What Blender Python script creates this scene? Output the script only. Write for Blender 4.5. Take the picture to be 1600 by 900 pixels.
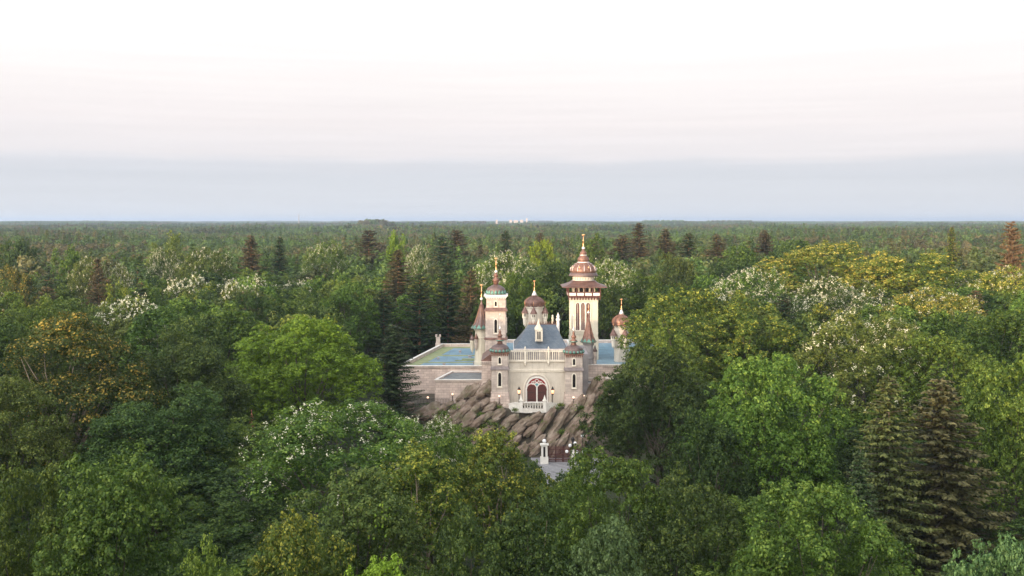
import bpy, bmesh, math, random
import numpy as np
from mathutils import Vector, Matrix, noise as mnoise

PI = math.pi
SC = bpy.context.scene
for o in list(bpy.data.objects): bpy.data.objects.remove(o)

# ------------------------------------------------------------------ camera
HC = 38.0                                  # camera height above the path
cam_d = bpy.data.cameras.new('camera'); cam = bpy.data.objects.new('camera', cam_d)
SC.collection.objects.link(cam)
cam.location = (0, 0, HC); cam.rotation_euler = (PI/2, 0, 0)
cam_d.sensor_width = 36; cam_d.lens = 36; cam_d.shift_y = -105/1600
cam_d.clip_start = 0.5; cam_d.clip_end = 60000
SC.camera = cam

# ------------------------------------------------------------------ world, sun, exposure
SUN_EL, SUN_AZ = math.radians(4.6), math.radians(-142.0)   # azimuth clockwise from +Y: low sun behind the camera's left shoulder
w = bpy.data.worlds.new('World'); SC.world = w; w.use_nodes = True
nt = w.node_tree; nt.nodes.clear()
def N(nt, t, **k):
    n = nt.nodes.new(t)
    for a, b in k.items(): setattr(n, a, b)
    return n
out = N(nt, 'ShaderNodeOutputWorld')
sky = N(nt, 'ShaderNodeTexSky', sky_type='NISHITA'); sky.sun_disc = False
sky.sun_elevation = SUN_EL; sky.sun_rotation = SUN_AZ; sky.air_density = 1.0; sky.dust_density = 1.0
b1 = N(nt, 'ShaderNodeBackground'); b1.inputs[1].default_value = 0.10
nt.links.new(sky.outputs[0], b1.inputs[0])
tc = N(nt, 'ShaderNodeTexCoord'); sep = N(nt, 'ShaderNodeSeparateXYZ'); nt.links.new(tc.outputs['Generated'], sep.inputs[0])
mp = N(nt, 'ShaderNodeMapping'); mp.inputs['Scale'].default_value = (3.2, 3.2, 22); nt.links.new(tc.outputs['Generated'], mp.inputs[0])
ns = N(nt, 'ShaderNodeTexNoise'); ns.inputs['Scale'].default_value = 1.6; ns.inputs['Detail'].default_value = 5; nt.links.new(mp.outputs[0], ns.inputs[0])
ad = N(nt, 'ShaderNodeMath', operation='MULTIPLY_ADD'); ad.inputs[1].default_value = 0.024; nt.links.new(ns.outputs[0], ad.inputs[0]); nt.links.new(sep.outputs[2], ad.inputs[2])
sb = N(nt, 'ShaderNodeMath', operation='SUBTRACT'); sb.inputs[1].default_value = 0.012; nt.links.new(ad.outputs[0], sb.inputs[0])
mr = N(nt, 'ShaderNodeMapRange'); mr.inputs['From Min'].default_value = 0; mr.inputs['From Max'].default_value = 0.40; nt.links.new(sb.outputs[0], mr.inputs[0])
rp = N(nt, 'ShaderNodeValToRGB'); nt.links.new(mr.outputs[0], rp.inputs[0])
stops = [(0.0, (.80, .82, .87)), (.06, (.78, .805, .86)), (.107, (.755, .78, .84)), (.136, (.79, .80, .855)), (.158, (.92, .885, .91)), (.24, (1.0, .94, .945)),
         (.34, (1.07, 1.015, 1.005)), (.43, (1.10, 1.085, 1.08)), (.53, (1.14, 1.14, 1.15)), (.62, (1.10, 1.12, 1.14)), (1.0, (.72, .80, .92))]
el = rp.color_ramp.elements
while len(el) < len(stops): el.new(0.5)
for e, (p, c) in zip(el, stops): e.position = p; e.color = (*c, 1)
# thin darker streaks of cloud inside the low bank
mp2 = N(nt, 'ShaderNodeMapping'); mp2.inputs['Scale'].default_value = (3.0, 3.0, 110); nt.links.new(tc.outputs['Generated'], mp2.inputs[0])
ns2 = N(nt, 'ShaderNodeTexNoise'); ns2.inputs['Scale'].default_value = 1.3; ns2.inputs['Detail'].default_value = 6; nt.links.new(mp2.outputs[0], ns2.inputs[0])
mr2 = N(nt, 'ShaderNodeMapRange'); mr2.inputs['From Min'].default_value = .3; mr2.inputs['From Max'].default_value = .7; mr2.inputs['To Min'].default_value = .972; mr2.inputs['To Max'].default_value = 1.012
nt.links.new(ns2.outputs[0], mr2.inputs[0])
mm = N(nt, 'ShaderNodeVectorMath', operation='SCALE'); nt.links.new(rp.outputs[0], mm.inputs[0]); nt.links.new(mr2.outputs[0], mm.inputs['Scale'])
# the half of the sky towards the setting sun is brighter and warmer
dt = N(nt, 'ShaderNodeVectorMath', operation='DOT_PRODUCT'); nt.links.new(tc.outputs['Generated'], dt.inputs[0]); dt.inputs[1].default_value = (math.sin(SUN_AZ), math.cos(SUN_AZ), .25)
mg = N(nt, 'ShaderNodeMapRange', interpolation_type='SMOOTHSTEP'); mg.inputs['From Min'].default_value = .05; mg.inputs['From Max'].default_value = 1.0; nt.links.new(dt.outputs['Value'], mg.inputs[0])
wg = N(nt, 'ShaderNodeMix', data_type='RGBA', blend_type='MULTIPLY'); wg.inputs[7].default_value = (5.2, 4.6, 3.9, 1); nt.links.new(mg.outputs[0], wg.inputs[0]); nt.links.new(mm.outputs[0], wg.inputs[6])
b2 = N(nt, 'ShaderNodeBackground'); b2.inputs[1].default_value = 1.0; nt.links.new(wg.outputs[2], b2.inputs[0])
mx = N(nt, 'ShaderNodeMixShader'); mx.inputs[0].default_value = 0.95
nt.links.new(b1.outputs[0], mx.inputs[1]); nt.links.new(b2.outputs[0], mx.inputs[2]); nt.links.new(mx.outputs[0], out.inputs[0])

sd = bpy.data.lights.new('sun', 'SUN'); sd.energy = 5.0; sd.angle = math.radians(1.0); sd.color = (1.0, .72, .46)
so = bpy.data.objects.new('sun', sd); SC.collection.objects.link(so)
to_sun = Vector((math.sin(SUN_AZ)*math.cos(SUN_EL), math.cos(SUN_AZ)*math.cos(SUN_EL), math.sin(SUN_EL)))
so.rotation_euler = to_sun.to_track_quat('Z', 'Y').to_euler(); so.location = (-100, -100, 120)
SC.view_settings.view_transform = 'Standard'; SC.view_settings.look = 'None'
SC.view_settings.exposure = 0.0; SC.view_settings.gamma = 1; SC.view_settings.use_curve_mapping = False
SC.cycles.max_bounces = 6; SC.cycles.diffuse_bounces = 3; SC.cycles.transparent_max_bounces = 4
SC.cycles.volume_bounces = 0; SC.cycles.use_denoising = True

# ------------------------------------------------------------------ helpers
def tag(o, label=None, cat=None, group=None, kind=None):
    if label: o['label'] = label
    if cat: o['category'] = cat
    if group: o['group'] = group
    if kind: o['kind'] = kind
    return o
def empty(name, loc, parent=None, rz=0):
    o = bpy.data.objects.new(name, None); SC.collection.objects.link(o)
    o.location = loc; o.rotation_euler = (0, 0, rz); o.empty_display_size = .2
    if parent: o.parent = parent
    return o
ORG = {}                                    # world origin of every built object
class MB:
    """collects world-space pieces, builds ONE mesh object"""
    def __init__(s): s.v = []; s.f = []; s.m = []; s.sm = []
    def add(s, vs, fs, mi=0, smooth=False):
        b = len(s.v); s.v += [tuple(p) for p in vs]; s.f += [tuple(b+i for i in f) for f in fs]
        s.m += [mi]*len(fs); s.sm += [smooth]*len(fs); return s
    def box(s, x0, x1, y0, y1, z0, z1, mi=0, bev=0.0):
        if bev:
            c = bev
            # chamfered vertical edges
            pts = [(x0+c, y0), (x1-c, y0), (x1, y0+c), (x1, y1-c), (x1-c, y1), (x0+c, y1), (x0, y1-c), (x0, y0+c)]
            return s.prism(pts, z0, z1, mi)
        v = [(x, y, z) for z in (z0, z1) for x, y in ((x0, y0), (x1, y0), (x1, y1), (x0, y1))]
        return s.add(v, [(3, 2, 1, 0), (4, 5, 6, 7), (0, 1, 5, 4), (1, 2, 6, 5), (2, 3, 7, 6), (3, 0, 4, 7)], mi)
    def prism(s, pts, z0, z1, mi=0, top=None):
        n = len(pts); top = top or pts
        v = [(x, y, z0) for x, y in pts] + [(x, y, z1) for x, y in top]
        f = [tuple(range(n-1, -1, -1)), tuple(range(n, 2*n))] + [(i, (i+1) % n, n+(i+1) % n, n+i) for i in range(n)]
        return s.add(v, f, mi)
    def lathe(s, prof, cx, cy, n=16, mi=0, rot=0.0, smooth=True, lobes=0, amp=0):
        v, f = [], []
        for r, z in prof:
            for i in range(n):
                a = rot+2*PI*i/n; rr = max(r, .001)*(1+(amp*abs(math.cos(lobes*a/2)) if lobes else 0))
                v.append((cx+rr*math.cos(a), cy+rr*math.sin(a), z))
        for k in range(len(prof)-1):
            for i in range(n):
                j = (i+1) % n; f.append((k*n+i, k*n+j, (k+1)*n+j, (k+1)*n+i))
        f.append(tuple(range(n-1, -1, -1))); f.append(tuple((len(prof)-1)*n+i for i in range(n)))
        return s.add(v, f, mi, smooth)
    def xz(s, outline, y0, y1, mi=0):
        """outline [(x,z)] counter-clockwise seen from -Y, extruded from y0 (front) to y1"""
        n = len(outline); v = [(x, y0, z) for x, z in outline]+[(x, y1, z) for x, z in outline]
        f = [tuple(range(n)), tuple(range(2*n-1, n-1, -1))]+[(i, n+i, n+(i+1) % n, (i+1) % n) for i in range(n)]
        return s.add(v, f, mi)
    def ring(s, a, b, y0, y1, mi=0, closed=False):
        """band between outlines a (outer) and b (inner), same count, in XZ, front y0, back y1"""
        n = len(a); v = [(x, y0, z) for x, z in a]+[(x, y0, z) for x, z in b]+[(x, y1, z) for x, z in a]+[(x, y1, z) for x, z in b]
        f = []
        for i in range(n if closed else n-1):
            j = (i+1) % n
            f += [(i, j, n+j, n+i), (2*n+j, 2*n+i, 3*n+i, 3*n+j), (i, 2*n+i, 2*n+j, j), (n+i, n+j, 3*n+j, 3*n+i)]
        return s.add(v, f, mi)
    def tube(s, pts, rs, n=6, mi=0, smooth=True):
        v, f = [], []; P = [Vector(p) for p in pts]
        for k, p in enumerate(P):
            d = (P[min(k+1, len(P)-1)]-P[max(k-1, 0)]).normalized()
            a = d.orthogonal().normalized() if abs(d.z) < .99 else Vector((1, 0, 0)); b = d.cross(a)
            if k and (a.dot(pa) < 0): a = -a; b = -b
            if k:
                a = (pa-d*pa.dot(d)).normalized(); b = d.cross(a)
            pa = a
            for i in range(n):
                t = 2*PI*i/n; v.append(tuple(p+(a*math.cos(t)+b*math.sin(t))*rs[k]))
        for k in range(len(P)-1):
            for i in range(n): j = (i+1) % n; f.append((k*n+i, k*n+j, (k+1)*n+j, (k+1)*n+i))
        f.append(tuple(range(n-1, -1, -1))); f.append(tuple((len(P)-1)*n+i for i in range(n)))
        return s.add(v, f, mi, smooth)
    def mesh(s, name, mats, org=(0, 0, 0)):
        me = bpy.data.meshes.new(name); ox, oy, oz = org
        me.from_pydata([(x-ox, y-oy, z-oz) for x, y, z in s.v], [], s.f)
        for m in mats: me.materials.append(m)
        me.polygons.foreach_set('material_index', s.m); me.polygons.foreach_set('use_smooth', s.sm); me.update(); return me
    def build(s, name, mats, parent=None, org=None):
        if not isinstance(mats, (list, tuple)): mats = [mats]
        porg = ORG[parent.name] if parent else (0, 0, 0)
        if org is None: org = porg
        o = bpy.data.objects.new(name, s.mesh(name, mats, org)); SC.collection.objects.link(o)
        if parent: o.parent = parent
        o.location = tuple(a-b for a, b in zip(org, porg)); ORG[o.name] = tuple(org)
        return o
def root(name, loc, *a, **k):
    o = empty(name, loc); ORG[o.name] = tuple(loc); tag(o, *a, **k); return o
def X(px, D): return (px-800)*D/1600
def Z(py, D): return HC-(py-345)*D/1600

# ------------------------------------------------------------------ materials
def mat(name):
    m = bpy.data.materials.new(name); m.use_nodes = True; nt = m.node_tree
    return m, nt, nt.nodes['Principled BSDF']
def L(nt, a, b): nt.links.new(a, b)
def ramp(nt, fac, stops):
    r = N(nt, 'ShaderNodeValToRGB'); el = r.color_ramp.elements
    while len(el) < len(stops): el.new(.5)
    for e, (p, c) in zip(el, stops): e.position = p; e.color = (*c, 1)
    L(nt, fac, r.inputs[0]); return r.outputs[0]
def noise(nt, scale, detail=5, vec=None, rough=.6):
    n = N(nt, 'ShaderNodeTexNoise'); n.inputs['Scale'].default_value = scale; n.inputs['Detail'].default_value = detail; n.inputs['Roughness'].default_value = rough
    if vec is None: vec = N(nt, 'ShaderNodeNewGeometry').outputs['Position']
    L(nt, vec, n.inputs['Vector']); return n.outputs[0]
def mixc(nt, fac, a, b, mode='MIX'):
    n = N(nt, 'ShaderNodeMix', data_type='RGBA', blend_type=mode)
    if isinstance(fac, (int, float)): n.inputs[0].default_value = fac
    else: L(nt, fac, n.inputs[0])
    for i, c in ((6, a), (7, b)):
        if isinstance(c, tuple): n.inputs[i].default_value = (*c, 1)
        else: L(nt, c, n.inputs[i])
    return n.outputs[2]
def bump(nt, h, strength, dist=.05):
    b = N(nt, 'ShaderNodeBump'); b.inputs['Strength'].default_value = strength; b.inputs['Distance'].default_value = dist
    L(nt, h, b.inputs['Height']); return b.outputs[0]
def stone(name, a, b, scale=1.2, rough=.85, stain=(.2, .16, .13), stain_amt=.35, bricks=None):
    m, nt, p = mat(name); pos = N(nt, 'ShaderNodeNewGeometry').outputs['Position']
    c = ramp(nt, noise(nt, scale, 6, pos), [(.3, a), (.7, b)])
    mp = N(nt, 'ShaderNodeMapping'); mp.inputs['Scale'].default_value = (2.5, 2.5, .35); L(nt, pos, mp.inputs[0])   # rain streaks
    st = ramp(nt, noise(nt, 1.0, 6, mp.outputs[0]), [(.52, (0, 0, 0)), (.75, (stain_amt,)*3)])
    c = mixc(nt, st, c, stain)
    h = noise(nt, 14, 4, pos)
    if bricks:
        cb = N(nt, 'ShaderNodeCombineXYZ'); sp = N(nt, 'ShaderNodeSeparateXYZ'); L(nt, pos, sp.inputs[0])
        sm = N(nt, 'ShaderNodeMath', operation='ADD'); L(nt, sp.outputs[0], sm.inputs[0]); L(nt, sp.outputs[1], sm.inputs[1])
        L(nt, sm.outputs[0], cb.inputs[0]); L(nt, sp.outputs[2], cb.inputs[1])
        br = N(nt, 'ShaderNodeTexBrick'); L(nt, cb.outputs[0], br.inputs[0])
        br.inputs['Scale'].default_value = 1; br.inputs['Brick Width'].default_value = bricks[0]; br.inputs['Row Height'].default_value = bricks[1]
        br.inputs['Mortar Size'].default_value = bricks[2]; br.inputs['Color1'].default_value = (.86, .8, .78, 1); br.inputs['Color2'].default_value = (1.12, 1.06, 1.02, 1); br.inputs['Mortar'].default_value = (*bricks[3], 1)
        c = mixc(nt, 1.0, c, br.outputs[0], 'MULTIPLY')
    L(nt, c, p.inputs['Base Color']); p.inputs['Roughness'].default_value = rough
    L(nt, bump(nt, h, .5, .03), p.inputs['Normal']); return m
def plain(name, c, rough=.6, metal=0.0, var=.15, scale=3):
    m, nt, p = mat(name)
    k = ramp(nt, noise(nt, scale, 5), [(.3, tuple(x*(1-var) for x in c)), (.7, tuple(min(1, x*(1+var)) for x in c))])
    L(nt, k, p.inputs['Base Color']); p.inputs['Roughness'].default_value = rough; p.inputs['Metallic'].default_value = metal
    return m
def glow(name, c, s):
    m, nt, p = mat(name); p.inputs['Base Color'].default_value = (.8, .75, .65, 1)
    p.inputs['Emission Color'].default_value = (*c, 1); p.inputs['Emission Strength'].default_value = s; return m
def copper(name, a, b, green=.2):
    m, nt, p = mat(name); pos = N(nt, 'ShaderNodeNewGeometry').outputs['Position']
    c = ramp(nt, noise(nt, 2.2, 6, pos), [(.3, a), (.7, b)])
    g = ramp(nt, noise(nt, 1.4, 6, pos), [(.72-green, (0, 0, 0)), (.85-green*.5, (.8,)*3)])
    c = mixc(nt, g, c, (.12, .30, .23)) if green > 0 else c
    L(nt, c, p.inputs['Base Color']); p.inputs['Metallic'].default_value = .3; p.inputs['Roughness'].default_value = .42; return m

M = {}
M['cream'] = stone('cream_render', (.50, .455, .385), (.64, .59, .51), .5, stain=(.33, .28, .23), stain_amt=.5)
M['cream2'] = stone('cream_trim', (.66, .60, .50), (.80, .74, .64), .9, stain=(.35, .3, .25), stain_amt=.3)
M['ochre'] = stone('ochre_render', (.53, .48, .385), (.66, .61, .50), .5, stain=(.35, .29, .22), stain_amt=.5)
M['pink'] = stone('pink_stone', (.42, .375, .34), (.58, .53, .48), .6, stain=(.27, .21, .19), stain_amt=.55, bricks=(.8, .4, .02, (.80, .77, .75)))
M['brick'] = stone('pink_block_wall', (.50, .43, .39), (.66, .58, .53), .8, stain=(.30, .23, .2), stain_amt=.4, bricks=(.95, .42, .03, (.72, .64, .6)))
M['greyw'] = stone('grey_stone', (.26, .24, .24), (.40, .37, .37), .8)
M['band'] = stone('dark_band_stone', (.17, .14, .14), (.28, .24, .23), 1.5)
M['white'] = stone('white_stone', (.66, .63, .58), (.82, .79, .74), 1.5, stain_amt=.15)
M['copper'] = copper('copper', (.095, .065, .062), (.20, .135, .12), .1)
M['copper_red'] = copper('red_copper', (.135, .066, .046), (.27, .142, .100), 0)
M['copper_dark'] = copper('brown_copper', (.10, .055, .045), (.22, .12, .095), 0)
M['patina'] = copper('green_patina', (.07, .18, .145), (.15, .29, .235), 0)
M['gold'] = plain('gilding', (.95, .50, .24), .28, .85, .08)
M['silver'] = plain('pale_metal', (.80, .74, .72), .35, .4, .08)
M['darkglass'] = plain('dark_glass', (.022, .018, .018), .15, 0, .3)
M['door'] = plain('oxblood_door', (.085, .022, .018), .5, 0, .3, 6)
M['redtimber'] = plain('red_timber', (.10, .032, .026), .6, 0, .25, 6)
M['redpane'] = plain('red_glass', (.30, .02, .02), .3, 0, .3, 6)
M['bluepane'] = plain('turquoise_glass', (.10, .32, .36), .3, 0, .2, 6)
M['whitep'] = plain('white_paint', (.80, .77, .72), .6, 0, .06)
M['black'] = plain('black_iron', (.03, .026, .025), .5, .3, .3)
M['paving'] = stone('grey_paving', (.22, .23, .25), (.34, .35, .37), 2.0, bricks=(.8, .8, .04, (.6, .6, .6)))
M['lamp'] = glow('lamp_glow', (1.0, .36, .13), 1.9)
M['lamp_w'] = glow('lamp_glow_pale', (1.0, .55, .36), 1.5)
M['globe'] = plain('white_globe', (.9, .9, .92), .2, 0, .03)
M['moss'] = stone('mossy_roofing', (.17, .20, .09), (.30, .32, .15), .6, stain=(.16, .24, .28), stain_amt=.8)
def slate():
    m, nt, p = mat('slate_tiles'); pos = N(nt, 'ShaderNodeNewGeometry').outputs['Position']
    sp = N(nt, 'ShaderNodeSeparateXYZ'); L(nt, pos, sp.inputs[0]); cb = N(nt, 'ShaderNodeCombineXYZ')
    sm = N(nt, 'ShaderNodeMath', operation='ADD'); L(nt, sp.outputs[0], sm.inputs[0]); L(nt, sp.outputs[1], sm.inputs[1]); L(nt, sm.outputs[0], cb.inputs[0]); L(nt, sp.outputs[2], cb.inputs[1])
    br = N(nt, 'ShaderNodeTexBrick'); L(nt, cb.outputs[0], br.inputs[0]); br.inputs['Scale'].default_value = 1; br.inputs['Brick Width'].default_value = .32; br.inputs['Row Height'].default_value = .2; br.inputs['Mortar Size'].default_value = .02
    br.inputs['Color1'].default_value = (.080, .105, .135, 1); br.inputs['Color2'].default_value = (.125, .155, .190, 1); br.inputs['Mortar'].default_value = (.07, .09, .12, 1)
    c = mixc(nt, ramp(nt, noise(nt, .9, 6, pos), [(.45, (0, 0, 0)), (.8, (.5,)*3)]), br.outputs[0], (.17, .19, .195))
    L(nt, c, p.inputs['Base Color']); p.inputs['Roughness'].default_value = .55; L(nt, bump(nt, br.outputs['Fac'], -.4, .02), p.inputs['Normal']); return m
M['slate'] = slate()
def bluesheet():
    m, nt, p = mat('blue_grey_roofing'); pos = N(nt, 'ShaderNodeNewGeometry').outputs['Position']
    c = ramp(nt, noise(nt, .5, 7, pos), [(.3, (.12, .21, .29)), (.55, (.19, .32, .41)), (.75, (.29, .42, .49))])
    br = N(nt, 'ShaderNodeTexBrick'); L(nt, pos, br.inputs[0]); br.inputs['Scale'].default_value = 1; br.inputs['Brick Width'].default_value = 4.2; br.inputs['Row Height'].default_value = 1.1; br.inputs['Mortar Size'].default_value = .05
    br.inputs['Color1'].default_value = (.9, .9, .9, 1); br.inputs['Color2'].default_value = (1.1, 1.1, 1.1, 1); br.inputs['Mortar'].default_value = (.5, .5, .5, 1)
    L(nt, mixc(nt, 1.0, c, br.outputs[0], 'MULTIPLY'), p.inputs['Base Color']); p.inputs['Roughness'].default_value = .35; return m
M['bluesheet'] = bluesheet()
M['graysheet'] = stone('grey_roofing', (.10, .11, .12), (.22, .23, .23), .7)
def rockm():
    m, nt, p = mat('rock'); pos = N(nt, 'ShaderNodeNewGeometry').outputs['Position']
    c = ramp(nt, noise(nt, .8, 8, pos), [(.28, (.085, .062, .042)), (.5, (.195, .150, .110)), (.72, (.34, .285, .230))])
    rnd = N(nt, 'ShaderNodeObjectInfo').outputs['Random']
    c = mixc(nt, rnd, c, mixc(nt, 1.0, c, (1.0, .93, .95), 'MULTIPLY'))
    g = ramp(nt, noise(nt, .6, 6, pos), [(.52, (0, 0, 0)), (.68, (.6,)*3)])
    c = mixc(nt, g, c, (.10, .11, .045))
    L(nt, c, p.inputs['Base Color']); p.inputs['Roughness'].default_value = .95
    mp = N(nt, 'ShaderNodeMapping'); mp.inputs['Rotation'].default_value = (0, math.radians(42), 0); mp.inputs['Scale'].default_value = (.8, 3, 5); L(nt, pos, mp.inputs[0])
    L(nt, bump(nt, noise(nt, 3.5, 8, pos), .6, .10), p.inputs['Normal']); return m
M['rock'] = rockm()
M['earth'] = stone('earth_crevice_shade', (.045, .036, .026), (.095, .078, .055), 1.5, stain=(.04, .055, .02), stain_amt=.6)  # soil between the rock fins, coloured dark to paint in the crevice shade
M['bark'] = stone('bark', (.05, .04, .03), (.11, .09, .07), 3, stain_amt=.2)
M['bark_pale'] = stone('pale_bark', (.22, .17, .125), (.36, .29, .215), 3, stain_amt=.2)
M['bark_orange'] = stone('orange_bark', (.20, .10, .055), (.34, .18, .10), 3, stain_amt=.2)

def foliage(name, dark, light, tip=None, rough=.55, transl=.28, var=.22, world=0.0, alt=None):
    m, nt, p = mat(name)
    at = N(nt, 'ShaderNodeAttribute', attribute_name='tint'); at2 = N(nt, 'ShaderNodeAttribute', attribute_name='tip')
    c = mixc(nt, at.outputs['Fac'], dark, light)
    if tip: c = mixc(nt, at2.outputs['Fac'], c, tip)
    oi = N(nt, 'ShaderNodeObjectInfo')
    if world and alt:                      # patches of another species across the far canopy
        r1 = N(nt, 'ShaderNodeMath', operation='MULTIPLY'); L(nt, noise(nt, world, 3), r1.inputs[0]); r1.inputs[1].default_value = 1.0
        r2 = N(nt, 'ShaderNodeMath', operation='MULTIPLY_ADD'); L(nt, oi.outputs['Random'], r2.inputs[0]); r2.inputs[1].default_value = .45; L(nt, r1.outputs[0], r2.inputs[2])
        f = ramp(nt, r2.outputs[0], [(.70, (0, 0, 0)), (.95, (.85,)*3)])
        c = mixc(nt, f, c, mixc(nt, at.outputs['Fac'], alt[0], alt[1]))
    hs = N(nt, 'ShaderNodeHueSaturation'); L(nt, c, hs.inputs['Color'])
    mh = N(nt, 'ShaderNodeMapRange'); L(nt, oi.outputs['Random'], mh.inputs[0]); mh.inputs['To Min'].default_value = .485; mh.inputs['To Max'].default_value = .515; L(nt, mh.outputs[0], hs.inputs['Hue'])
    wn = N(nt, 'ShaderNodeTexWhiteNoise', noise_dimensions='1D'); L(nt, oi.outputs['Random'], wn.inputs['W'])
    mv = N(nt, 'ShaderNodeMapRange'); L(nt, wn.outputs['Value'], mv.inputs[0]); mv.inputs['To Min'].default_value = 1-var; mv.inputs['To Max'].default_value = 1+var; L(nt, mv.outputs[0], hs.inputs['Value'])
    c = hs.outputs[0]
    L(nt, c, p.inputs['Base Color']); p.inputs['Roughness'].default_value = rough; p.inputs['Specular IOR Level'].default_value = .25
    tr = N(nt, 'ShaderNodeBsdfTranslucent'); L(nt, mixc(nt, 1.0, c, (1.3, 1.25, .7), 'MULTIPLY'), tr.inputs[0])
    ms = N(nt, 'ShaderNodeMixShader'); ms.inputs[0].default_value = transl; L(nt, p.outputs[0], ms.inputs[1]); L(nt, tr.outputs[0], ms.inputs[2])
    L(nt, ms.outputs[0], nt.nodes['Material Output'].inputs[0]); return m
G = {}
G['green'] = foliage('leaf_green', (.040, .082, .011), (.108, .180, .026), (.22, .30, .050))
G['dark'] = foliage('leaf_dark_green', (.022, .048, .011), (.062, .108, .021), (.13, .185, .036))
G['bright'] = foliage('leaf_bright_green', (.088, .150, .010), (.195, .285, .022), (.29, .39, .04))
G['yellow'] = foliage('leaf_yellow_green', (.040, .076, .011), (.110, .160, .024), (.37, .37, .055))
G['gold'] = foliage('leaf_golden_sunlit', (.070, .125, .014), (.22, .25, .036), (.74, .60, .13))  # yellow spring leaves with the warm low sun painted into their colour
G['orange'] = foliage('leaf_orange_sunlit', (.028, .052, .010), (.075, .105, .020), (.44, .33, .06))  # tip colour paints the orange sunlight on the upper crown
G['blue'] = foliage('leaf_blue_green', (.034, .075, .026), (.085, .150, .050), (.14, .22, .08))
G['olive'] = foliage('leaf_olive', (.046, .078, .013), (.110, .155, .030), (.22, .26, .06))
G['brownspruce'] = foliage('needle_brown_green', (.040, .046, .018), (.105, .100, .042), (.17, .155, .07), transl=.15)
G['olivespruce'] = foliage('needle_olive_green', (.034, .056, .017), (.090, .120, .038), (.16, .19, .06), transl=.15)
G['spruce'] = foliage('needle_dark_green', (.020, .045, .016), (.055, .095, .032), (.10, .13, .05), transl=.1)
G['rust'] = foliage('needle_rusty', (.045, .048, .022), (.105, .092, .042), (.16, .12, .055), transl=.1)
G['redfir'] = foliage('needle_red_brown', (.11, .066, .038), (.21, .12, .065), (.27, .16, .08), transl=.1)
G['blossom'] = plain('white_blossom', (.66, .64, .47), .7, 0, .12)
G['far'] = foliage('far_canopy', (.050, .100, .024), (.125, .195, .048), (.15, .2, .05), var=.4, world=.006, alt=((.095, .075, .038), (.215, .150, .080)))

# ------------------------------------------------------------------ tree meshes
def leaf_mesh(name, P, Nn, size, tint, tip, rng, aspect=.6, T=None):
    """P positions, Nn normals -> folded diamond leaf tufts"""
    n = len(P); Nn = Nn/np.linalg.norm(Nn, axis=1, keepdims=True)
    if T is None: T = rng.normal(size=(n, 3))
    T = T-Nn*np.sum(T*Nn, axis=1, keepdims=True); T /= np.linalg.norm(T, axis=1, keepdims=True)+1e-9
    B = np.cross(Nn, T); s = (size*rng.uniform(.65, 1.3, n))[:, None]
    V = np.empty((n, 4, 3)); V[:, 0] = P-T*s*.5; V[:, 1] = P+B*s*.5*aspect+Nn*s*.08-T*s*.05; V[:, 2] = P+T*s*.5; V[:, 3] = P-B*s*.5*aspect+Nn*s*.08-T*s*.05
    me = bpy.data.meshes.new(name); me.vertices.add(n*4); me.vertices.foreach_set('co', V.reshape(-1).astype(np.float32))
    me.loops.add(n*4); me.loops.foreach_set('vertex_index', np.arange(n*4, dtype=np.int32))
    me.polygons.add(n); me.polygons.foreach_set('loop_start', np.arange(0, n*4, 4, dtype=np.int32))
    for nm, val in (('tint', tint), ('tip', tip)):
        a = me.attributes.new(nm, 'FLOAT', 'FACE'); a.data.foreach_set('value', np.clip(val, 0, 1).astype(np.float32))
    me.update(calc_edges=True); me.validate(); return me
def sphere_dirs(n, rng, zmin=-1.0):
    i = np.arange(n)+.5; z = 1-(1-zmin)*i/n; a = PI*(1+5**.5)*i+rng.uniform(0, 6)
    r = np.sqrt(np.clip(1-z*z, 0, 1)); d = np.stack([r*np.cos(a), r*np.sin(a), z], 1)+rng.normal(size=(n, 3))*.16
    return d/np.linalg.norm(d, axis=1, keepdims=True)
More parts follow.
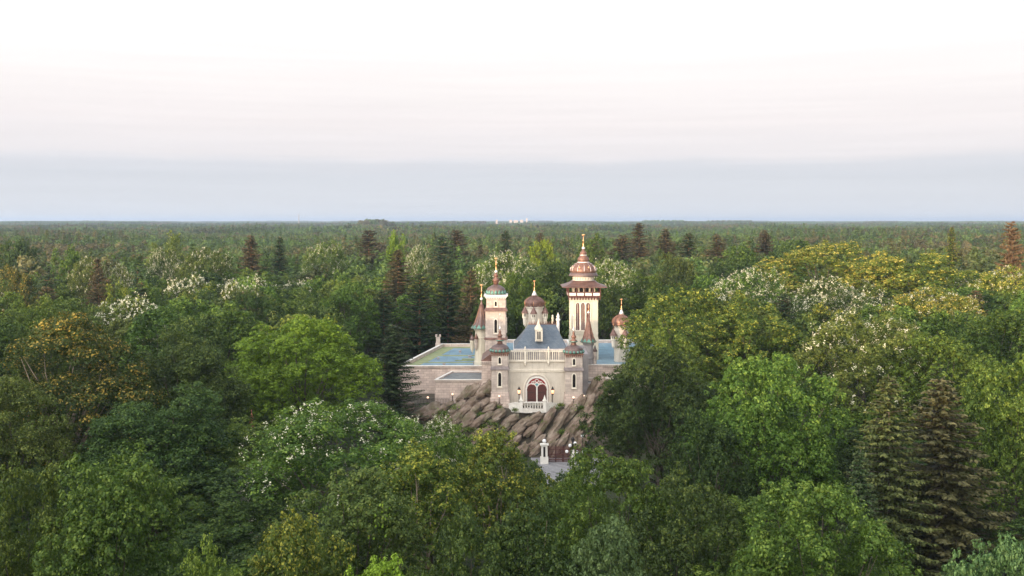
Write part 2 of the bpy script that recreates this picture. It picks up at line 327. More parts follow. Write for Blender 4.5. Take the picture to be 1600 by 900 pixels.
def broadleaf(seed, H=22, R=7, base=.22, nl=110, nt_=11, nlf=32, size=.25, rough=1.0, flat=1.0, droop=0, tipw=.5, flowers=0, tr=.5, cone=0.0, flsize=.14, lob=.17, stretch=1.35, core=10):
    rng = np.random.default_rng(seed); zb = base*H; hc = (H-zb)/2; C = np.array([0, 0, zb+hc])
    # main limbs make large masses, boughs sit on them
    nm = max(6, nl//9); md_ = sphere_dirs(nm, rng, -.7); mc = C+md_*np.array([R*.50, R*.50, hc*.52])*rng.uniform(.8-.12*rough, 1.08, nm)[:, None]; mrr = R*rng.uniform(.36, .50, nm)
    LC, D_ = [], []
    for l in range(nl):
        k = rng.integers(nm); v = rng.normal(size=3)+md_[k]*1.1+np.array([0, 0, .45]); v /= np.linalg.norm(v)
        LC.append(mc[k]+v*mrr[k]*rng.uniform(.72, 1.12)*np.array([1, 1, .95*hc/R+.15])); D_.append(v)
    LC, d = np.array(LC), np.array(D_)
    if cone: k = 1-cone*np.clip((LC[:, 2]-zb)/(H-zb), 0, 1); LC[:, 0] *= k; LC[:, 1] *= k
    zmax = np.quantile(LC[:, 2], .985); LC[:, 2] = zb+(LC[:, 2]-zb)*((H-R*lob*stretch-.35)-zb)/(zmax-zb)
    LR = R*lob*rng.uniform(.7, 1.35, nl)
    Ps, Ns, Ti, Tp, FP, FN = [], [], [], [], [], []
    for l in range(nl):
        td = sphere_dirs(nt_, rng, -.75) + d[l]*.35 + np.array([0, 0, .4]); td /= np.linalg.norm(td, axis=1, keepdims=True)
        ax = d[l]*.5+np.array([0, 0, 1.0]); ax /= np.linalg.norm(ax)
        rad_ = td*LR[l]*rng.uniform(.65, 1.1, nt_)[:, None]; al = rad_@ax; rad_ = rad_+ax*(al*(stretch-1))[:, None]
        tp = LC[l]+rad_*np.array([1, 1, flat]); cap = al/LR[l]
        lt = rng.uniform(-.25, .25); hf = np.clip((tp[:, 2]-zb)/(H-zb), 0, 1); young_lit = rng.uniform(.25, 1.0)
        for t in range(nt_):
            trr = tr*rng.uniform(.65, 1.25)*(1-.25*max(cap[t], 0))
            u = rng.normal(size=(nlf, 3)); u /= np.linalg.norm(u, axis=1, keepdims=True)
            off = u*trr*rng.uniform(.35, 1.0, nlf)[:, None]*np.array([1, 1, .85])
            if droop: off[:, 2] -= droop*np.abs(off[:, 0]+off[:, 1])
            Ps.append(tp[t]+off); Ns.append(u*.8+td[t]*.5+np.array([0, 0, .25])+rng.normal(size=(nlf, 3))*.28)
            Ti.append(np.full(nlf, rng.uniform(0, .5)+lt)+rng.uniform(0, .45, nlf))
            pt = np.clip((cap[t]-.15)*1.3, 0, 1)*young_lit*(.35+.65*hf[t])*tipw*1.5  # lighter leaves on bough tops: new growth, plus light painted in where it catches
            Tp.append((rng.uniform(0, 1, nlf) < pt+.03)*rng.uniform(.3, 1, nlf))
            if flowers and rng.uniform() < flowers*(.4+.8*hf[t]):
                for q in range(2):
                    k = 7; fc = tp[t]+td[t]*trr*.8+rng.normal(size=3)*trr*.5; FP.append(fc+rng.normal(size=(k, 3))*np.array([.10, .10, .15])); FN.append(td[t]+rng.normal(size=(k, 3))*.5)
    for c in range(core*8):     # inner leaves keep the crown closed
        p = C+rng.normal(size=3)*np.array([R*.27, R*.27, hc*.30]); off = rng.normal(size=(nlf, 3))*.6
        Ps.append(p+off); Ns.append(rng.normal(size=(nlf, 3))+np.array([0, 0, .3])); Ti.append(rng.uniform(0, .5, nlf)); Tp.append(np.zeros(nlf))
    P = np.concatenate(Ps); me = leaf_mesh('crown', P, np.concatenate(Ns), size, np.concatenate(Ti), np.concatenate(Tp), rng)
    fm = None
    if flowers: FPp = np.concatenate(FP); fm = leaf_mesh('blossom', FPp, np.concatenate(FN), flsize, np.ones(len(FPp)), np.zeros(len(FPp)), rng, .8)
    # trunk with limbs that reach the boughs
    tb = MB(); zt = zb+hc*.9; r0 = .028*H*.75
    wob = rng.normal(size=(5, 2))*.25; pts = [(wob[k][0]*k/4, wob[k][1]*k/4, zt*k/4) for k in range(5)]
    tb.tube(pts, [r0*1.25, r0, r0*.85, r0*.6, r0*.3], 8)
    for l in range(0, nl, 6):
        z0 = zb*.7+(LC[l][2]-zb*.7)*.35; z0 = min(max(z0, zb*.6), zt*.95); k = z0/zt*4; i = int(min(k, 3)); f = k-i
        s0 = Vector(pts[i]).lerp(Vector(pts[i+1]), f); e = Vector(LC[l]); m1 = s0.lerp(e, .5)+Vector((0, 0, -.06*H*rng.uniform(-.3, 1)))
        m2 = m1.lerp(e, .5)+Vector(rng.normal(size=3)*.25); tb.tube([s0, s0.lerp(m1, .5)+Vector(rng.normal(size=3)*.3), m1, m2, e], [r0*.28, r0*.22, r0*.16, r0*.1, r0*.04], 5)
    return me, tb.mesh('trunk', [M['bark']]), fm, H, R
def spruce(seed, H=25, R=4.4, base=.12, step=.42, nb=8, size=.5, dens=1.0, droop=.35, power=.85, ragged=.25, per=4):
    rng = np.random.default_rng(seed); P, Nn, T, Ti, Tp = [], [], [], [], []; tb = MB()
    tb.tube([(0, 0, 0), (.1, 0, H*.4), (0, .1, H*.8), (0, 0, H*.995)], [.34, .25, .1, .02], 7)
    z = base*H
    while z < H*.985:
        t = (z-base*H)/(H*(1-base)); Lb = R*(1-t)**power+.25; a0 = rng.uniform(0, 6.28)
        for b in range(nb):
            if rng.uniform() < ragged*.5: continue
            a = a0+2*PI*b/nb+rng.normal()*.2; Lr = Lb*rng.uniform(1-ragged, 1.08); dz = rng.normal()*.12
            n = max(2, int(Lr/.34*dens)); u = (np.arange(n)+.6)/n; dirv = np.array([math.cos(a), math.sin(a), 0]); side = np.array([-math.sin(a), math.cos(a), 0])
            zz = z+dz+Lr*(.22*u*(1.2-.6*t)-droop*u**2*(1-.6*t)+.12*u**4)
            bp = dirv*(Lr*u)[:, None]; bp[:, 2] = zz; bt = rng.uniform(0, 1)
            if b % 3 == 0: tb.tube([(0, 0, z+dz), tuple(bp[n//2]), tuple(bp[-1])], [.06, .035, .012], 4)
            for k in range(per):
                sgn = -1 if k % 2 else 1; spread = rng.uniform(.12, .5, n)*(1.15-u)*Lr*.45
                q = bp+side*(sgn*spread)[:, None]; q[:, 2] -= spread*.3+rng.uniform(0, .12, n)
                P.append(q); T.append(dirv*.8+side*sgn*.7+np.array([0, 0, -.25])+rng.normal(size=(n, 3))*.2)
                Nn.append(np.array([0, 0, 1])+dirv*.3+rng.normal(size=(n, 3))*.45); Ti.append(bt*.5+rng.uniform(0, .5, n)); Tp.append((u > .75)*rng.uniform(0, 1, n))
        z += step*rng.uniform(.75, 1.25)*(1-.45*t)
    me = leaf_mesh('crown', np.concatenate(P), np.concatenate(Nn), size, np.concatenate(Ti), np.concatenate(Tp), rng, .42, np.concatenate(T))
    return me, tb.mesh('trunk', [M['bark']]), None, H, R
PRO = {}
PRO['oak'] = [broadleaf(s) for s in (1, 2, 3)]
PRO['peaks'] = [broadleaf(s, H=22, R=6.5, rough=1.6, cone=.3, stretch=1.8) for s in (7, 8)]
PRO['round'] = [broadleaf(s, H=22, R=8.5, base=.15, nl=170, nt_=11, nlf=30, size=.27, rough=.5, lob=.145, tr=.55, core=16) for s in (11, 12)]
PRO['locust'] = [broadleaf(s, H=22, R=7.5, base=.15, nl=165, nt_=11, nlf=28, size=.25, core=16, rough=1.5, flat=.7, droop=.35, tr=.62, stretch=1.1) for s in (21, 22)]
PRO['flower'] = [broadleaf(s, H=21, R=8, base=.2, nl=150, nt_=10, nlf=28, size=.25, rough=1.1, flat=.85, flowers=f, tr=.55, lob=.15) for s, f in ((31, .22), (32, .62))]
PRO['spruce'] = [spruce(s, R=5.0, step=.55, nb=9, ragged=.45, droop=.30, power=.66, size=.42, dens=1.3, per=7) for s in (41, 42, 43)]
PRO['fir'] = [spruce(s, H=26, R=5.4, base=.3, step=.75, nb=7, ragged=.5, droop=.16, power=.5, dens=1.1, size=.55, per=7) for s in (51, 52, 53)]
PRO['thin'] = [broadleaf(s, H=21, R=5.5, base=.25, nl=85, nt_=10, nlf=28, rough=1.9, tr=.5, cone=.25, lob=.2, stretch=1.7, core=5) for s in (61, 62, 63)]
# lighter meshes for the trees that stand further off
PRO['mid'] = [broadleaf(s, H=22, R=7, base=.2, nl=90, nt_=7, nlf=16, size=.46, tr=.7, lob=.18, core=6) for s in (71, 72, 73, 74)]
PRO['midflower'] = [broadleaf(s, H=21, R=7, base=.2, nl=90, nt_=7, nlf=15, size=.45, tr=.7, flowers=.7, flsize=.24, lob=.18, core=6) for s in (81,)]
PRO['midfir'] = [spruce(s, H=26, R=5.2, base=.2, step=.95, nb=7, size=.8, dens=.7, ragged=.5, per=4, power=.6) for s in (91, 92, 93)]

def terrain(x, y):
    z = 20*math.exp(-min(600, ((x+296)/38)**2+((y-2200)/200)**2))                      # wooded knoll on the skyline
    sg = lambda v: 1/(1+math.exp(-max(-40, min(40, v))))
    z += 2.5*sg((x-70)/18)*sg((y-190)/20)*math.exp(-min(600, (y/1500)**2))
    return z
_cnt = {}
def tree(kind, name, px, ytop, wpx, D, mt, label, group=None, bark='bark', xw=None, htop=None, rad=None, rng=random, cat='tree'):
    lst = PRO[kind]; i = _cnt.get(kind, rng.randrange(9)); _cnt[kind] = i+1
    me, tm, fm, H, R = lst[i % len(lst)]
    x = X(px, D) if xw is None else xw; g = terrain(x, D)-.05
    top = Z(ytop, D) if htop is None else htop
    sx = (wpx*D/1600/2 if rad is None else rad)/R; sz = (top-g)/H
    r = empty(name, (x, D, g), rz=rng.uniform(0, 2*PI)); r.scale = (sx, sx, sz); tag(r, label, cat, group)
    if not me.materials: me.materials.append(G['green'])
    for nm, msh, mm_ in (('crown', me, G[mt]), ('trunk', tm, M[bark])) + ((('blossom', fm, G['blossom']),) if fm else ()):
        if msh is None: continue
        if not msh.materials: msh.materials.append(mm_)
        o = bpy.data.objects.new(nm, msh); SC.collection.objects.link(o); o.parent = r
        o.material_slots[0].link = 'OBJECT'; o.material_slots[0].material = mm_
    return r

# ------------------------------------------------------------------ ground
def grid_sheet(name, xs, ys, zf, m):
    v = [(x, y, zf(x, y)) for y in ys for x in xs]; nx = len(xs)
    f = [(j*nx+i, j*nx+i+1, (j+1)*nx+i+1, (j+1)*nx+i) for j in range(len(ys)-1) for i in range(nx-1)]
    mb = MB(); mb.add(v, f, 0, True); return mb.build(name, m)
def soil():
    m, nt, p = mat('forest_floor'); pos = N(nt, 'ShaderNodeNewGeometry').outputs['Position']
    c = ramp(nt, noise(nt, .35, 8, pos), [(.3, (.030, .038, .016)), (.55, (.045, .06, .022)), (.75, (.075, .062, .04))])
    L(nt, c, p.inputs['Base Color']); p.inputs['Roughness'].default_value = 1; L(nt, bump(nt, noise(nt, 2, 6, pos), 1, .3), p.inputs['Normal']); return m
def steps(*seg):
    r = []
    for a, b, n in seg: r += [a+(b-a)*i/n for i in range(n)]
    r.append(seg[-1][1]); return r
gr = grid_sheet('ground', steps((-45000, -3000, 6), (-3000, -600, 12), (-600, 600, 80), (600, 3000, 12), (3000, 45000, 6)),
                steps((-4000, -200, 5), (-200, 600, 40), (600, 3000, 60), (3000, 50000, 8)), terrain, soil())
tag(gr, kind='structure')
ph = MB(); ph.add([(3, 140, .09), (10, 140, .09), (17, 164, .09), (3, 164, .09)], [(0, 1, 2, 3)]); tag(ph.build('path', M['paving']), kind='structure')

# ------------------------------------------------------------------ the palace
CX = X(840, 172)
castle = root('palace', (CX, 180, 7.0), 'cream and pink palace with copper domes, gilded spires and blue slate roof', 'palace')
def lancet(cx, z0, z1, hw, n=7):
    """pointed-arch outline (x,z), ccw from -Y"""
    zs = z1-hw*1.7; pts = [(cx-hw, z0), (cx+hw, z0)]
    for k in range(n+1):
        t = k/n; pts.append((cx+hw*math.cos(t*PI/2)**.9 if k < n else cx, zs+(z1-zs)*math.sin(t*PI/2)))
    for k in range(n-1, -1, -1):
        t = k/n; pts.append((cx-hw*math.cos(t*PI/2)**.9, zs+(z1-zs)*math.sin(t*PI/2)))
    return pts
def window(parent, cx, y, z0, z1, hw, fw=.16, fm='cream2', name='window', glass='darkglass', mull=0):
    a = lancet(cx, z0-fw, z1+fw*1.3, hw+fw); b = lancet(cx, z0, z1, hw); mb = MB()
    mb.ring(a, b, y-.14, y+.02, 0, True); mb.xz(b, y-.03, y+.05, 1)
    if mull: mb.box(cx-.03, cx+.03, y-.07, y-.03, z0, z1-hw*.4, 0)
    mb.box(cx-hw-fw*1.3, cx+hw+fw*1.3, y-.22, y, z0-fw*1.6, z0-fw, 0)
    return mb.build(name, [M[fm], M[glass]], parent)
def side_window(parent, x, cy, z0, z1, hw, sgn=1, fw=.16, fm='cream2'):
    mb = MB(); a = lancet(cy, z0-fw, z1+fw*1.3, hw+fw); b = lancet(cy, z0, z1, hw)
    mb.ring(a, b, -.14, .02, 0, True); mb.xz(b, -.03, .05, 1)
    mb.v = [(x-sgn*q[1], q[0], q[2]) for q in mb.v]
    if sgn < 0: mb.f = [f[::-1] for f in mb.f]
    return mb.build('window', [M[fm], M['darkglass']], parent)
def dentils(mb, x0, x1, y, z0, z1, step=.34, d=.16, mi=0, wd=.5):
    n = max(1, int((x1-x0)/step)); s = (x1-x0)/n
    for i in range(n): mb.box(x0+s*(i+.5-wd/2), x0+s*(i+.5+wd/2), y-d, y+.01, z0, z1, mi)
def rodfinial(parent, cx, cy, z0, z1, r=.10, pale=True, topfig=True):
    h = z1-z0; mb = MB()
    mb.lathe([(r*2.2, z0), (r*1.3, z0+h*.08), (r*.9, z0+h*.12), (r*.7, z0+h*.5), (r*.9, z0+h*.52), (r*.6, z0+h*.55), (r*.5, z0+h*.88)], cx, cy, 8, 0)
    if topfig:
        mb.lathe([(r*.5, z0+h*.86), (r*1.5, z0+h*.90), (r*1.7, z0+h*.94), (r*1.1, z0+h*.98), (.01, z1)], cx, cy, 8, 0)
        mb.box(cx-r*2.4, cx+r*2.4, cy-r*.4, cy+r*.4, z0+h*.915, z0+h*.965, 0)
    mb.build('finial', M['gold'], parent)
    if pale: b = MB(); b.lathe([(.02, z0-r*2.2), (r*2.1, z0-r*1.2), (r*2.6, z0), (r*2.0, z0+r*1.4), (r*.8, z0+r*2.6)], cx, cy, 10); b.build('finial_ball', M['silver'], parent)
def dome_prof(r, z0, z1, bulge=1.06, n=9, tip=.12):
    h = z1-z0; P = []
    for k in range(n+1):
        t = k/n; a = t*PI/2; rr = r*((math.cos(a)**.75)*(1+(bulge-1)*math.sin(2*a)))*(1-tip)+r*tip*(1-t)*.6+r*.10*t*(1-t)
        P.append((max(rr, r*.14), z0+h*(t**.9 if t < .8 else t)))
    return P
# --- gatehouse
D = 172.0
gx0, gx1 = X(793, D), X(884, D)
gate = MB(); gate.box(gx0, gx1, 172, 186, 5.5, Z(563, D)); gh = gate.build('gatehouse', M['cream'], castle, (CX, 179, 7.0))
mb = MB()
mb.box(gx0, gx1, 171.80, 172, Z(579, D), Z(577, D)); mb.box(gx0, gx1, 171.88, 171.999, Z(581, D), Z(579.2, D)); mb.build('string_course', M['cream2'], gh)
# parapet gallery
pz0, pz1 = Z(563, D), Z(547.5, D)
mb = MB(); mb.box(gx0, gx1, 171.70, 172.0, pz0-.18, pz0+.10); mb.box(gx0, gx1, 171.72, 171.98, pz1-.16, pz1)
n = 27
for i in range(n+1):
    xx = gx0+.1+(gx1-gx0-.2)*i/n
    if i % 3 == 0: mb.box(xx-.085, xx+.085, 171.74, 171.96, pz0+.1, pz1-.16)
    else: mb.box(xx-.045, xx+.045, 171.80, 171.92, pz0+.1, pz1-.16)
par = mb.build('parapet', M['cream2'], gh)
mb = MB(); mb.box(gx0+.02, gx1-.02, 172.05, 172.25, pz0, pz1-.3); mb.build('parapet_panel', M['greyw'], gh)
for px in (820.5, 857):
    xx = X(px, D); mb = MB()
    mb.box(xx-.16, xx+.16, 171.55, 171.72, pz0-.25, pz1+.12); mb.lathe([(.24, pz1+.12), (.18, pz1+.2), (.10, pz1+.3), (.16, pz1+.42), (.02, pz1+.75)], xx, 171.66, 8)
    mb.lathe([(.03, pz0-.95), (.12, pz0-.7), (.10, pz0-.55), (.24, pz0-.25)], xx, 171.70, 8); mb.build('pinnacle', M['cream2'], gh)
# upper wall under the eaves and slate roof
ex0, ex1, ey0, ey1, ez = X(802.5, 173.5), X(887, 173.5), 173.5, 184.6, Z(545.5, 173.5)
mb = MB(); mb.box(ex0+.35, ex1-.35, ey0+.3, ey1-.3, 13, ez); uw = mb.build('upper_wall', M['cream'], gh)
mb = MB(); dentils(mb, ex0+.3, ex1-.3, ey0+.3, ez-.55, ez-.05, .42, .22); mb.build('cornice', M['cream2'], gh)
rx0, rx1, ry, rz = X(825.5, 179), X(868.5, 179), 179.0, Z(507, 179)
def hip(mb, k0, k1, mi=0):
    def rect(t):
        q = t**1.0; zz = ez+(rz-ez)*(t**1.12)
        return [(ex0+(rx0-ex0)*q, ey0+(ry-.12-ey0)*q, zz), (ex1+(rx1-ex1)*q, ey0+(ry-.12-ey0)*q, zz), (ex1+(rx1-ex1)*q, ey1+(ry+.12-ey1)*q, zz), (ex0+(rx0-ex0)*q, ey1+(ry+.12-ey1)*q, zz)]
    K = 6; v = []
    for k in range(K+1): v += rect(k/K)
    f = [(0, 3, 2, 1), (K*4, K*4+1, K*4+2, K*4+3)]
    for k in range(K):
        for i in range(4): j = (i+1) % 4; f.append((k*4+i, k*4+j, k*4+4+j, k*4+4+i))
    mb.add(v, f, mi)
mb = MB(); hip(mb, 0, 1); roof = mb.build('slate_roof', M['slate'], gh)
mb = MB(); mb.box(ex0-.05, ex1+.05, ey0-.08, ey0+.05, ez-.12, ez+.05); mb.box(ex0-.05, ex0+.06, ey0+.05, ey1, ez-.12, ez+.05); mb.box(ex1-.06, ex1+.05, ey0+.05, ey1, ez-.12, ez+.05); mb.build('gutter', M['silver'], gh)
mb = MB(); mb.box(rx0, rx1, ry-.1, ry+.1, rz-.05, rz+.12)
for i in range(15):
    xx = rx0+(rx1-rx0)*(i+.5)/15; mb.lathe([(.07, rz+.1), (.12, rz+.22), (.04, rz+.3), (.09, rz+.42), (.01, rz+.58)], xx, ry, 6)
mb.build('ridge_cresting', M['copper_red'], gh)
# dormer
dx = X(842, 174.6); dz0, dz1 = Z(533, 174.6), Z(516, 174.6); mb = MB()
mb.box(dx-.5, dx+.5, 174.3, 178, dz0, dz1)
mb.xz([(dx-.68, dz1), (dx+.68, dz1), (dx+.3, dz1+.55), (dx+.10, dz1+1.15), (dx, dz1+1.5), (dx-.10, dz1+1.15), (dx-.3, dz1+.55)], 174.2, 178.4)
mb.lathe([(.06, dz1+1.4), (.11, dz1+1.6), (.03, dz1+1.7), (.08, dz1+1.82), (.01, dz1+2.1)], dx, 174.25, 6)
for s in (-1, 1): mb.box(dx+s*.55-.09, dx+s*.55+.09, 174.2, 174.45, dz0, dz1+.12); mb.lathe([(.09, dz1+.1), (.01, dz1+.5)], dx+s*.55, 174.32, 6)
dm = mb.build('dormer', M['cream2'], gh)
# sub-part level is full: the dormer's lights are part of the gatehouse
window(gh, dx-.17, 174.3, dz0+.35, dz1-.15, .11, .05); window(gh, dx+.17, 174.3, dz0+.35, dz1-.15, .11, .05)
# --- great door
dcx = X(838.8, D); dz = Z(629.5, D)
def arch(hw, ztop, zb=dz, n=12, k=1.25):
    zs = ztop-hw*k; pts = [(dcx+hw, zb)]
    for i in range(n+1):
        t = i/n; pts.append((dcx+hw*math.cos(t*PI/2)**.82 if i < n else dcx, zs+(ztop-zs)*math.sin(t*PI/2)))
    for i in range(n-1, -1, -1):
        t = i/n; pts.append((dcx-hw*math.cos(t*PI/2)**.82, zs+(ztop-zs)*math.sin(t*PI/2)))
    pts.append((dcx-hw, zb)); return pts
s = D/1600
por = MB(); por.ring(arch(21.5*s, Z(583.5, D)), arch(19.5*s, Z(585.8, D)), 171.62, 172.01, 0); por.ring(arch(19.5*s, Z(585.8, D)), arch(17.6*s, Z(587.6, D)), 171.75, 172.01, 1); por.ring(arch(17.6*s, Z(587.6, D)), arch(15.6*s, Z(590.5, D)), 171.66, 172.01, 2)
por.build('portal_arch', [M['cream2'], M['pink'], M['white']], gh)
mb = MB(); a = arch(15.6*s, Z(590.5, D), Z(605, D)); mb.xz(a[::1], 171.88, 171.99); mb.build('tympanum', M['redpane'], gh)
# tracery: white arcs and a turquoise four-lobed light
mb = MB(); y0, y1 = 171.74, 171.88
def arc(cx, cz, r, a0, a1, wd=.09, n=12, yy0=None):
    o = [(cx+(r+wd)*math.cos(a0+(a1-a0)*i/n), cz+(r+wd)*math.sin(a0+(a1-a0)*i/n)) for i in range(n+1)]; q = [(cx+r*math.cos(a0+(a1-a0)*i/n), cz+r*math.sin(a0+(a1-a0)*i/n)) for i in range(n+1)]
    mb.ring(o, q, yy0 or y0, y1, 0)
hwD = 7.3*s; lz = Z(606.8, D)
for sg in (-1, 1):
    ccx = dcx+sg*8.0*s
    arc(ccx, lz-.02, hwD*.98, 0, PI, .14)
    arc(ccx-sg*.18, lz+.95, .20, 0, 2*PI, .08, yy0=y0-.02); arc(dcx+sg*.42, lz+1.02, .20, 0, 2*PI, .09, yy0=y0-.035)
arc(dcx, lz+1.30, .22, 0, 2*PI, .09, yy0=y0-.05); arc(dcx, lz+.65, .26, 0, 2*PI, .09, yy0=y0-.06)
mb.box(dcx-.11, dcx+.11, 171.68, 171.9, dz, lz+.45); mb.build('tracery', M['white'], gh)
mb = MB()
for q in ((0, .12), (0, -.12), (.12, 0), (-.12, 0)): mb.lathe([(.11, -.05), (.11, .05)], 0, 0, 10)
mb = MB(); mb.xz([(dcx+.25*math.cos(a), lz+.65+.25*math.sin(a)) for a in [i*PI/8 for i in range(16)]], 171.80, 171.9); mb.build('stained_light', M['bluepane'], gh)
for sg in (-1, 1):
    ccx = dcx+sg*8.0*s; hw = 6.9*s; o = [(ccx-hw, dz), (ccx+hw, dz)]+[(ccx+hw*math.cos(i*PI/12), lz+hw*.82*math.sin(i*PI/12)-.05) for i in range(13)]
    mb = MB(); mb.xz(o, 171.78, 171.95)
    for k in range(5): xx = ccx-hw+2*hw*(k+.5)/5; mb.box(xx-.09, xx+.09, 171.745, 171.785, dz+.12, lz-.1+.3*math.sin((k+.5)/5*PI))
    mb.build('door_leaf', M['door'], gh)
    for k in (.25, .75): mb = MB(); mb.box(ccx-hw+.05, ccx+hw-.3, 171.70, 171.743, dz+(lz-dz)*k-.04, dz+(lz-dz)*k+.04); mb.build('door_hinge', M['black'], gh)
# base blocks and buttress wall on the right flank
mb = MB(); mb.box(X(905, 176), X(918, 176), 174, 186, 6, Z(553, 174)); mb.build('flank_wall', M['greyw'], castle)

# --- front turrets
def front_turret(cpx, Dt, w_px=13.0, yoff=0, patina=True):
    s = Dt/1600; hw = w_px*s; cx = X(cpx, Dt); y0 = Dt-.2; y1 = y0+2*hw; cy = (y0+y1)/2
    ZZ = lambda p: Z(p+yoff, Dt)
    mb = MB(); mb.box(cx-hw, cx+hw, y0, y1, 5.0, ZZ(554), bev=.12)
    tw = mb.build('front_turret', M['pink'], castle, (cx, cy, 6))
    mb = MB(); mb.box(cx-hw-.22, cx+hw+.22, y0-.22, y1+.22, 5.0, ZZ(622), bev=.1); mb.box(cx-hw-.12, cx+hw+.12, y0-.12, y1+.12, ZZ(622), ZZ(613), bev=.1); mb.build('plinth', M['brick'], tw)
    mb = MB(); mb.prism([(cx-hw-.2, y0-.2), (cx+hw+.2, y0-.2), (cx+hw+.2, y1+.2), (cx-hw-.2, y1+.2)], ZZ(576.5), ZZ(572), 0, [(cx-hw-.02, y0-.02), (cx+hw+.02, y0-.02), (cx+hw+.02, y1+.02), (cx-hw-.02, y1+.02)])
    mb.box(cx-hw-.2, cx+hw+.2, y0-.2, y1+.2, ZZ(577.5), ZZ(576.5)); mb.build('band', M['band'], tw)
    mb = MB(); mb.box(cx-hw-.12, cx+hw+.12, y0-.12, y1+.12, ZZ(552.5), ZZ(550.5)); dentils(mb, cx-hw-.05, cx+hw+.05, y0, ZZ(556), ZZ(552.5), .3, .13, 0, .55)
    mb.build('cornice', M['copper_red'], tw)
    r = (w_px+1.5)*s
    mb = MB(); mb.lathe([(r*1.02, ZZ(551)), (r*1.08, ZZ(549.5)), (r*1.06, ZZ(547))]+dome_prof(r*1.02, ZZ(547), ZZ(537)), cx, cy, 20, 0)
    dmm = mb.build('dome', M['copper'], tw)
    mb = MB()
    for i in range(16):
        a = 2*PI*i/16; mb.lathe([(.02, ZZ(551.2)), (.24, ZZ(550)), (.27, ZZ(548.5)), (.16, ZZ(546.6)), (.02, ZZ(546))], cx+r*.99*math.cos(a), cy+r*.99*math.sin(a), 7)
    mb.build('patina_scallops', M['patina'], tw)
    z = ZZ; mb = MB()
    mb.lathe([(.52, z(538)), (.40, z(536.5)), (.38, z(535)), (.62, z(533.5)), (.66, z(532)), (.4, z(530)), (.28, z(528.5)), (.42, z(526.5)), (.44, z(525)), (.26, z(523)), (.16, z(521)), (.26, z(519.8)), (.12, z(518)), (.08, z(516))], cx, cy, 14)
    mb.build('onion_finial', M['copper_red'], tw)
    mb = MB(); mb.lathe([(.45, z(534.3)), (.69, z(533.3)), (.72, z(532.6)), (.6, z(531.6))], cx, cy, 14); mb.build('patina_ring', M['patina'], tw)
    mb = MB(); mb.lathe([(.05, z(517)), (.19, z(515.5)), (.20, z(514)), (.08, z(512)), (.035, z(510)), (.03, z(494)), (.09, z(493)), (.07, z(492)), (.01, z(490))], cx, cy, 8); mb.build('spike', M['silver'], tw)
    window(tw, cx-.02, y0, ZZ(568), ZZ(558), .20, .13); window(tw, cx-.02, y0, ZZ(603), ZZ(582), .25, .15)
    if cx < 4: side_window(tw, cx+hw, cy, ZZ(568), ZZ(558), .18, 1)
    return tw
front_turret(781, 170.5)
front_turret(897, 170.5, 13.6, 2)

# --- square tower on the left
Dt = 184.0; s = Dt/1600; ZZ = lambda p: Z(p, Dt)
x0, x1 = X(758.5, Dt), X(791, Dt); y0 = Dt; y1 = Dt+3.7; cx = (x0+x1)/2; cy = (y0+y1)/2
mb = MB(); mb.box(x0+.15, x1-.15, y0+.15, y1-.15, ZZ(484), ZZ(462)); mb.box(x0, x1, y0, y1, ZZ(528), ZZ(484), bev=.15); mb.box(x0-.05, x1+.05, y0-.05, y1+.05, 6, ZZ(528), bev=.15)
sq = mb.build('square_tower', M['pink'], castle, (cx, cy, 7))
mb = MB(); mb.box(x0-.28, x1+.28, y0-.28, y1+.28, ZZ(463), ZZ(460.8)); mb.box(x0-.08, x1+.08, y0-.08, y1+.08, ZZ(465), ZZ(463)); dentils(mb, x0, x1, y0+.15, ZZ(467), ZZ(465), .3, .2); mb.build('cornice', M['silver'], sq)
def skirt(parent, x0, x1, y0, y1, za, zb, o, m, name='band'):
    mb = MB(); mb.prism([(x0-o, y0-o), (x1+o, y0-o), (x1+o, y1+o), (x0-o, y1+o)], za, zb, 0, [(x0+.1, y0+.1), (x1-.1, y0+.1), (x1-.1, y1-.1), (x0+.1, y1-.1)])
    mb.box(x0-o, x1+o, y0-o, y1+o, za-.09, za); return mb.build(name, M[m], parent)
skirt(sq, x0, x1, y0, y1, ZZ(485.5), ZZ(481), .22, 'copper_dark'); skirt(sq, x0, x1, y0, y1, ZZ(529.8), ZZ(526.5), .25, 'copper_dark')
window(sq, cx-.02, y0+.15, ZZ(478.5), ZZ(471), .20, .12); window(sq, cx-.02, y0, ZZ(520), ZZ(499), .25, .15)
side_window(sq, x1-.15, cy, ZZ(478.5), ZZ(471), .2, 1); side_window(sq, x1, cy, ZZ(520), ZZ(499), .22, 1)
mb = MB(); mb.lathe([(1.70, ZZ(461)), (1.74, ZZ(458.5))]+dome_prof(1.76, ZZ(457), ZZ(444.5), 1.1), cx, cy, 24); mb.build('dome', M['copper'], sq)
mb = MB()
for i in range(16):
    a = 2*PI*i/16; mb.lathe([(.03, ZZ(461.2)), (.30, ZZ(460)), (.32, ZZ(457.5)), (.18, ZZ(454.5)), (.02, ZZ(453))], cx+1.58*math.cos(a), cy+1.58*math.sin(a), 7)
mb.build('patina_scallops', M['patina'], sq)
z = ZZ; mb = MB(); mb.lathe([(.42, z(445.5)), (.46, z(443)), (.5, z(441.5)), (.62, z(440)), (.66, z(438)), (.42, z(435.8)), (.26, z(434)), (.44, z(432)), (.46, z(430.5)), (.26, z(428.5)), (.18, z(427))], cx, cy, 14); mb.build('onion_finial', M['copper_red'], sq)
rodfinial(sq, cx, cy, z(425.5), z(403), .12)

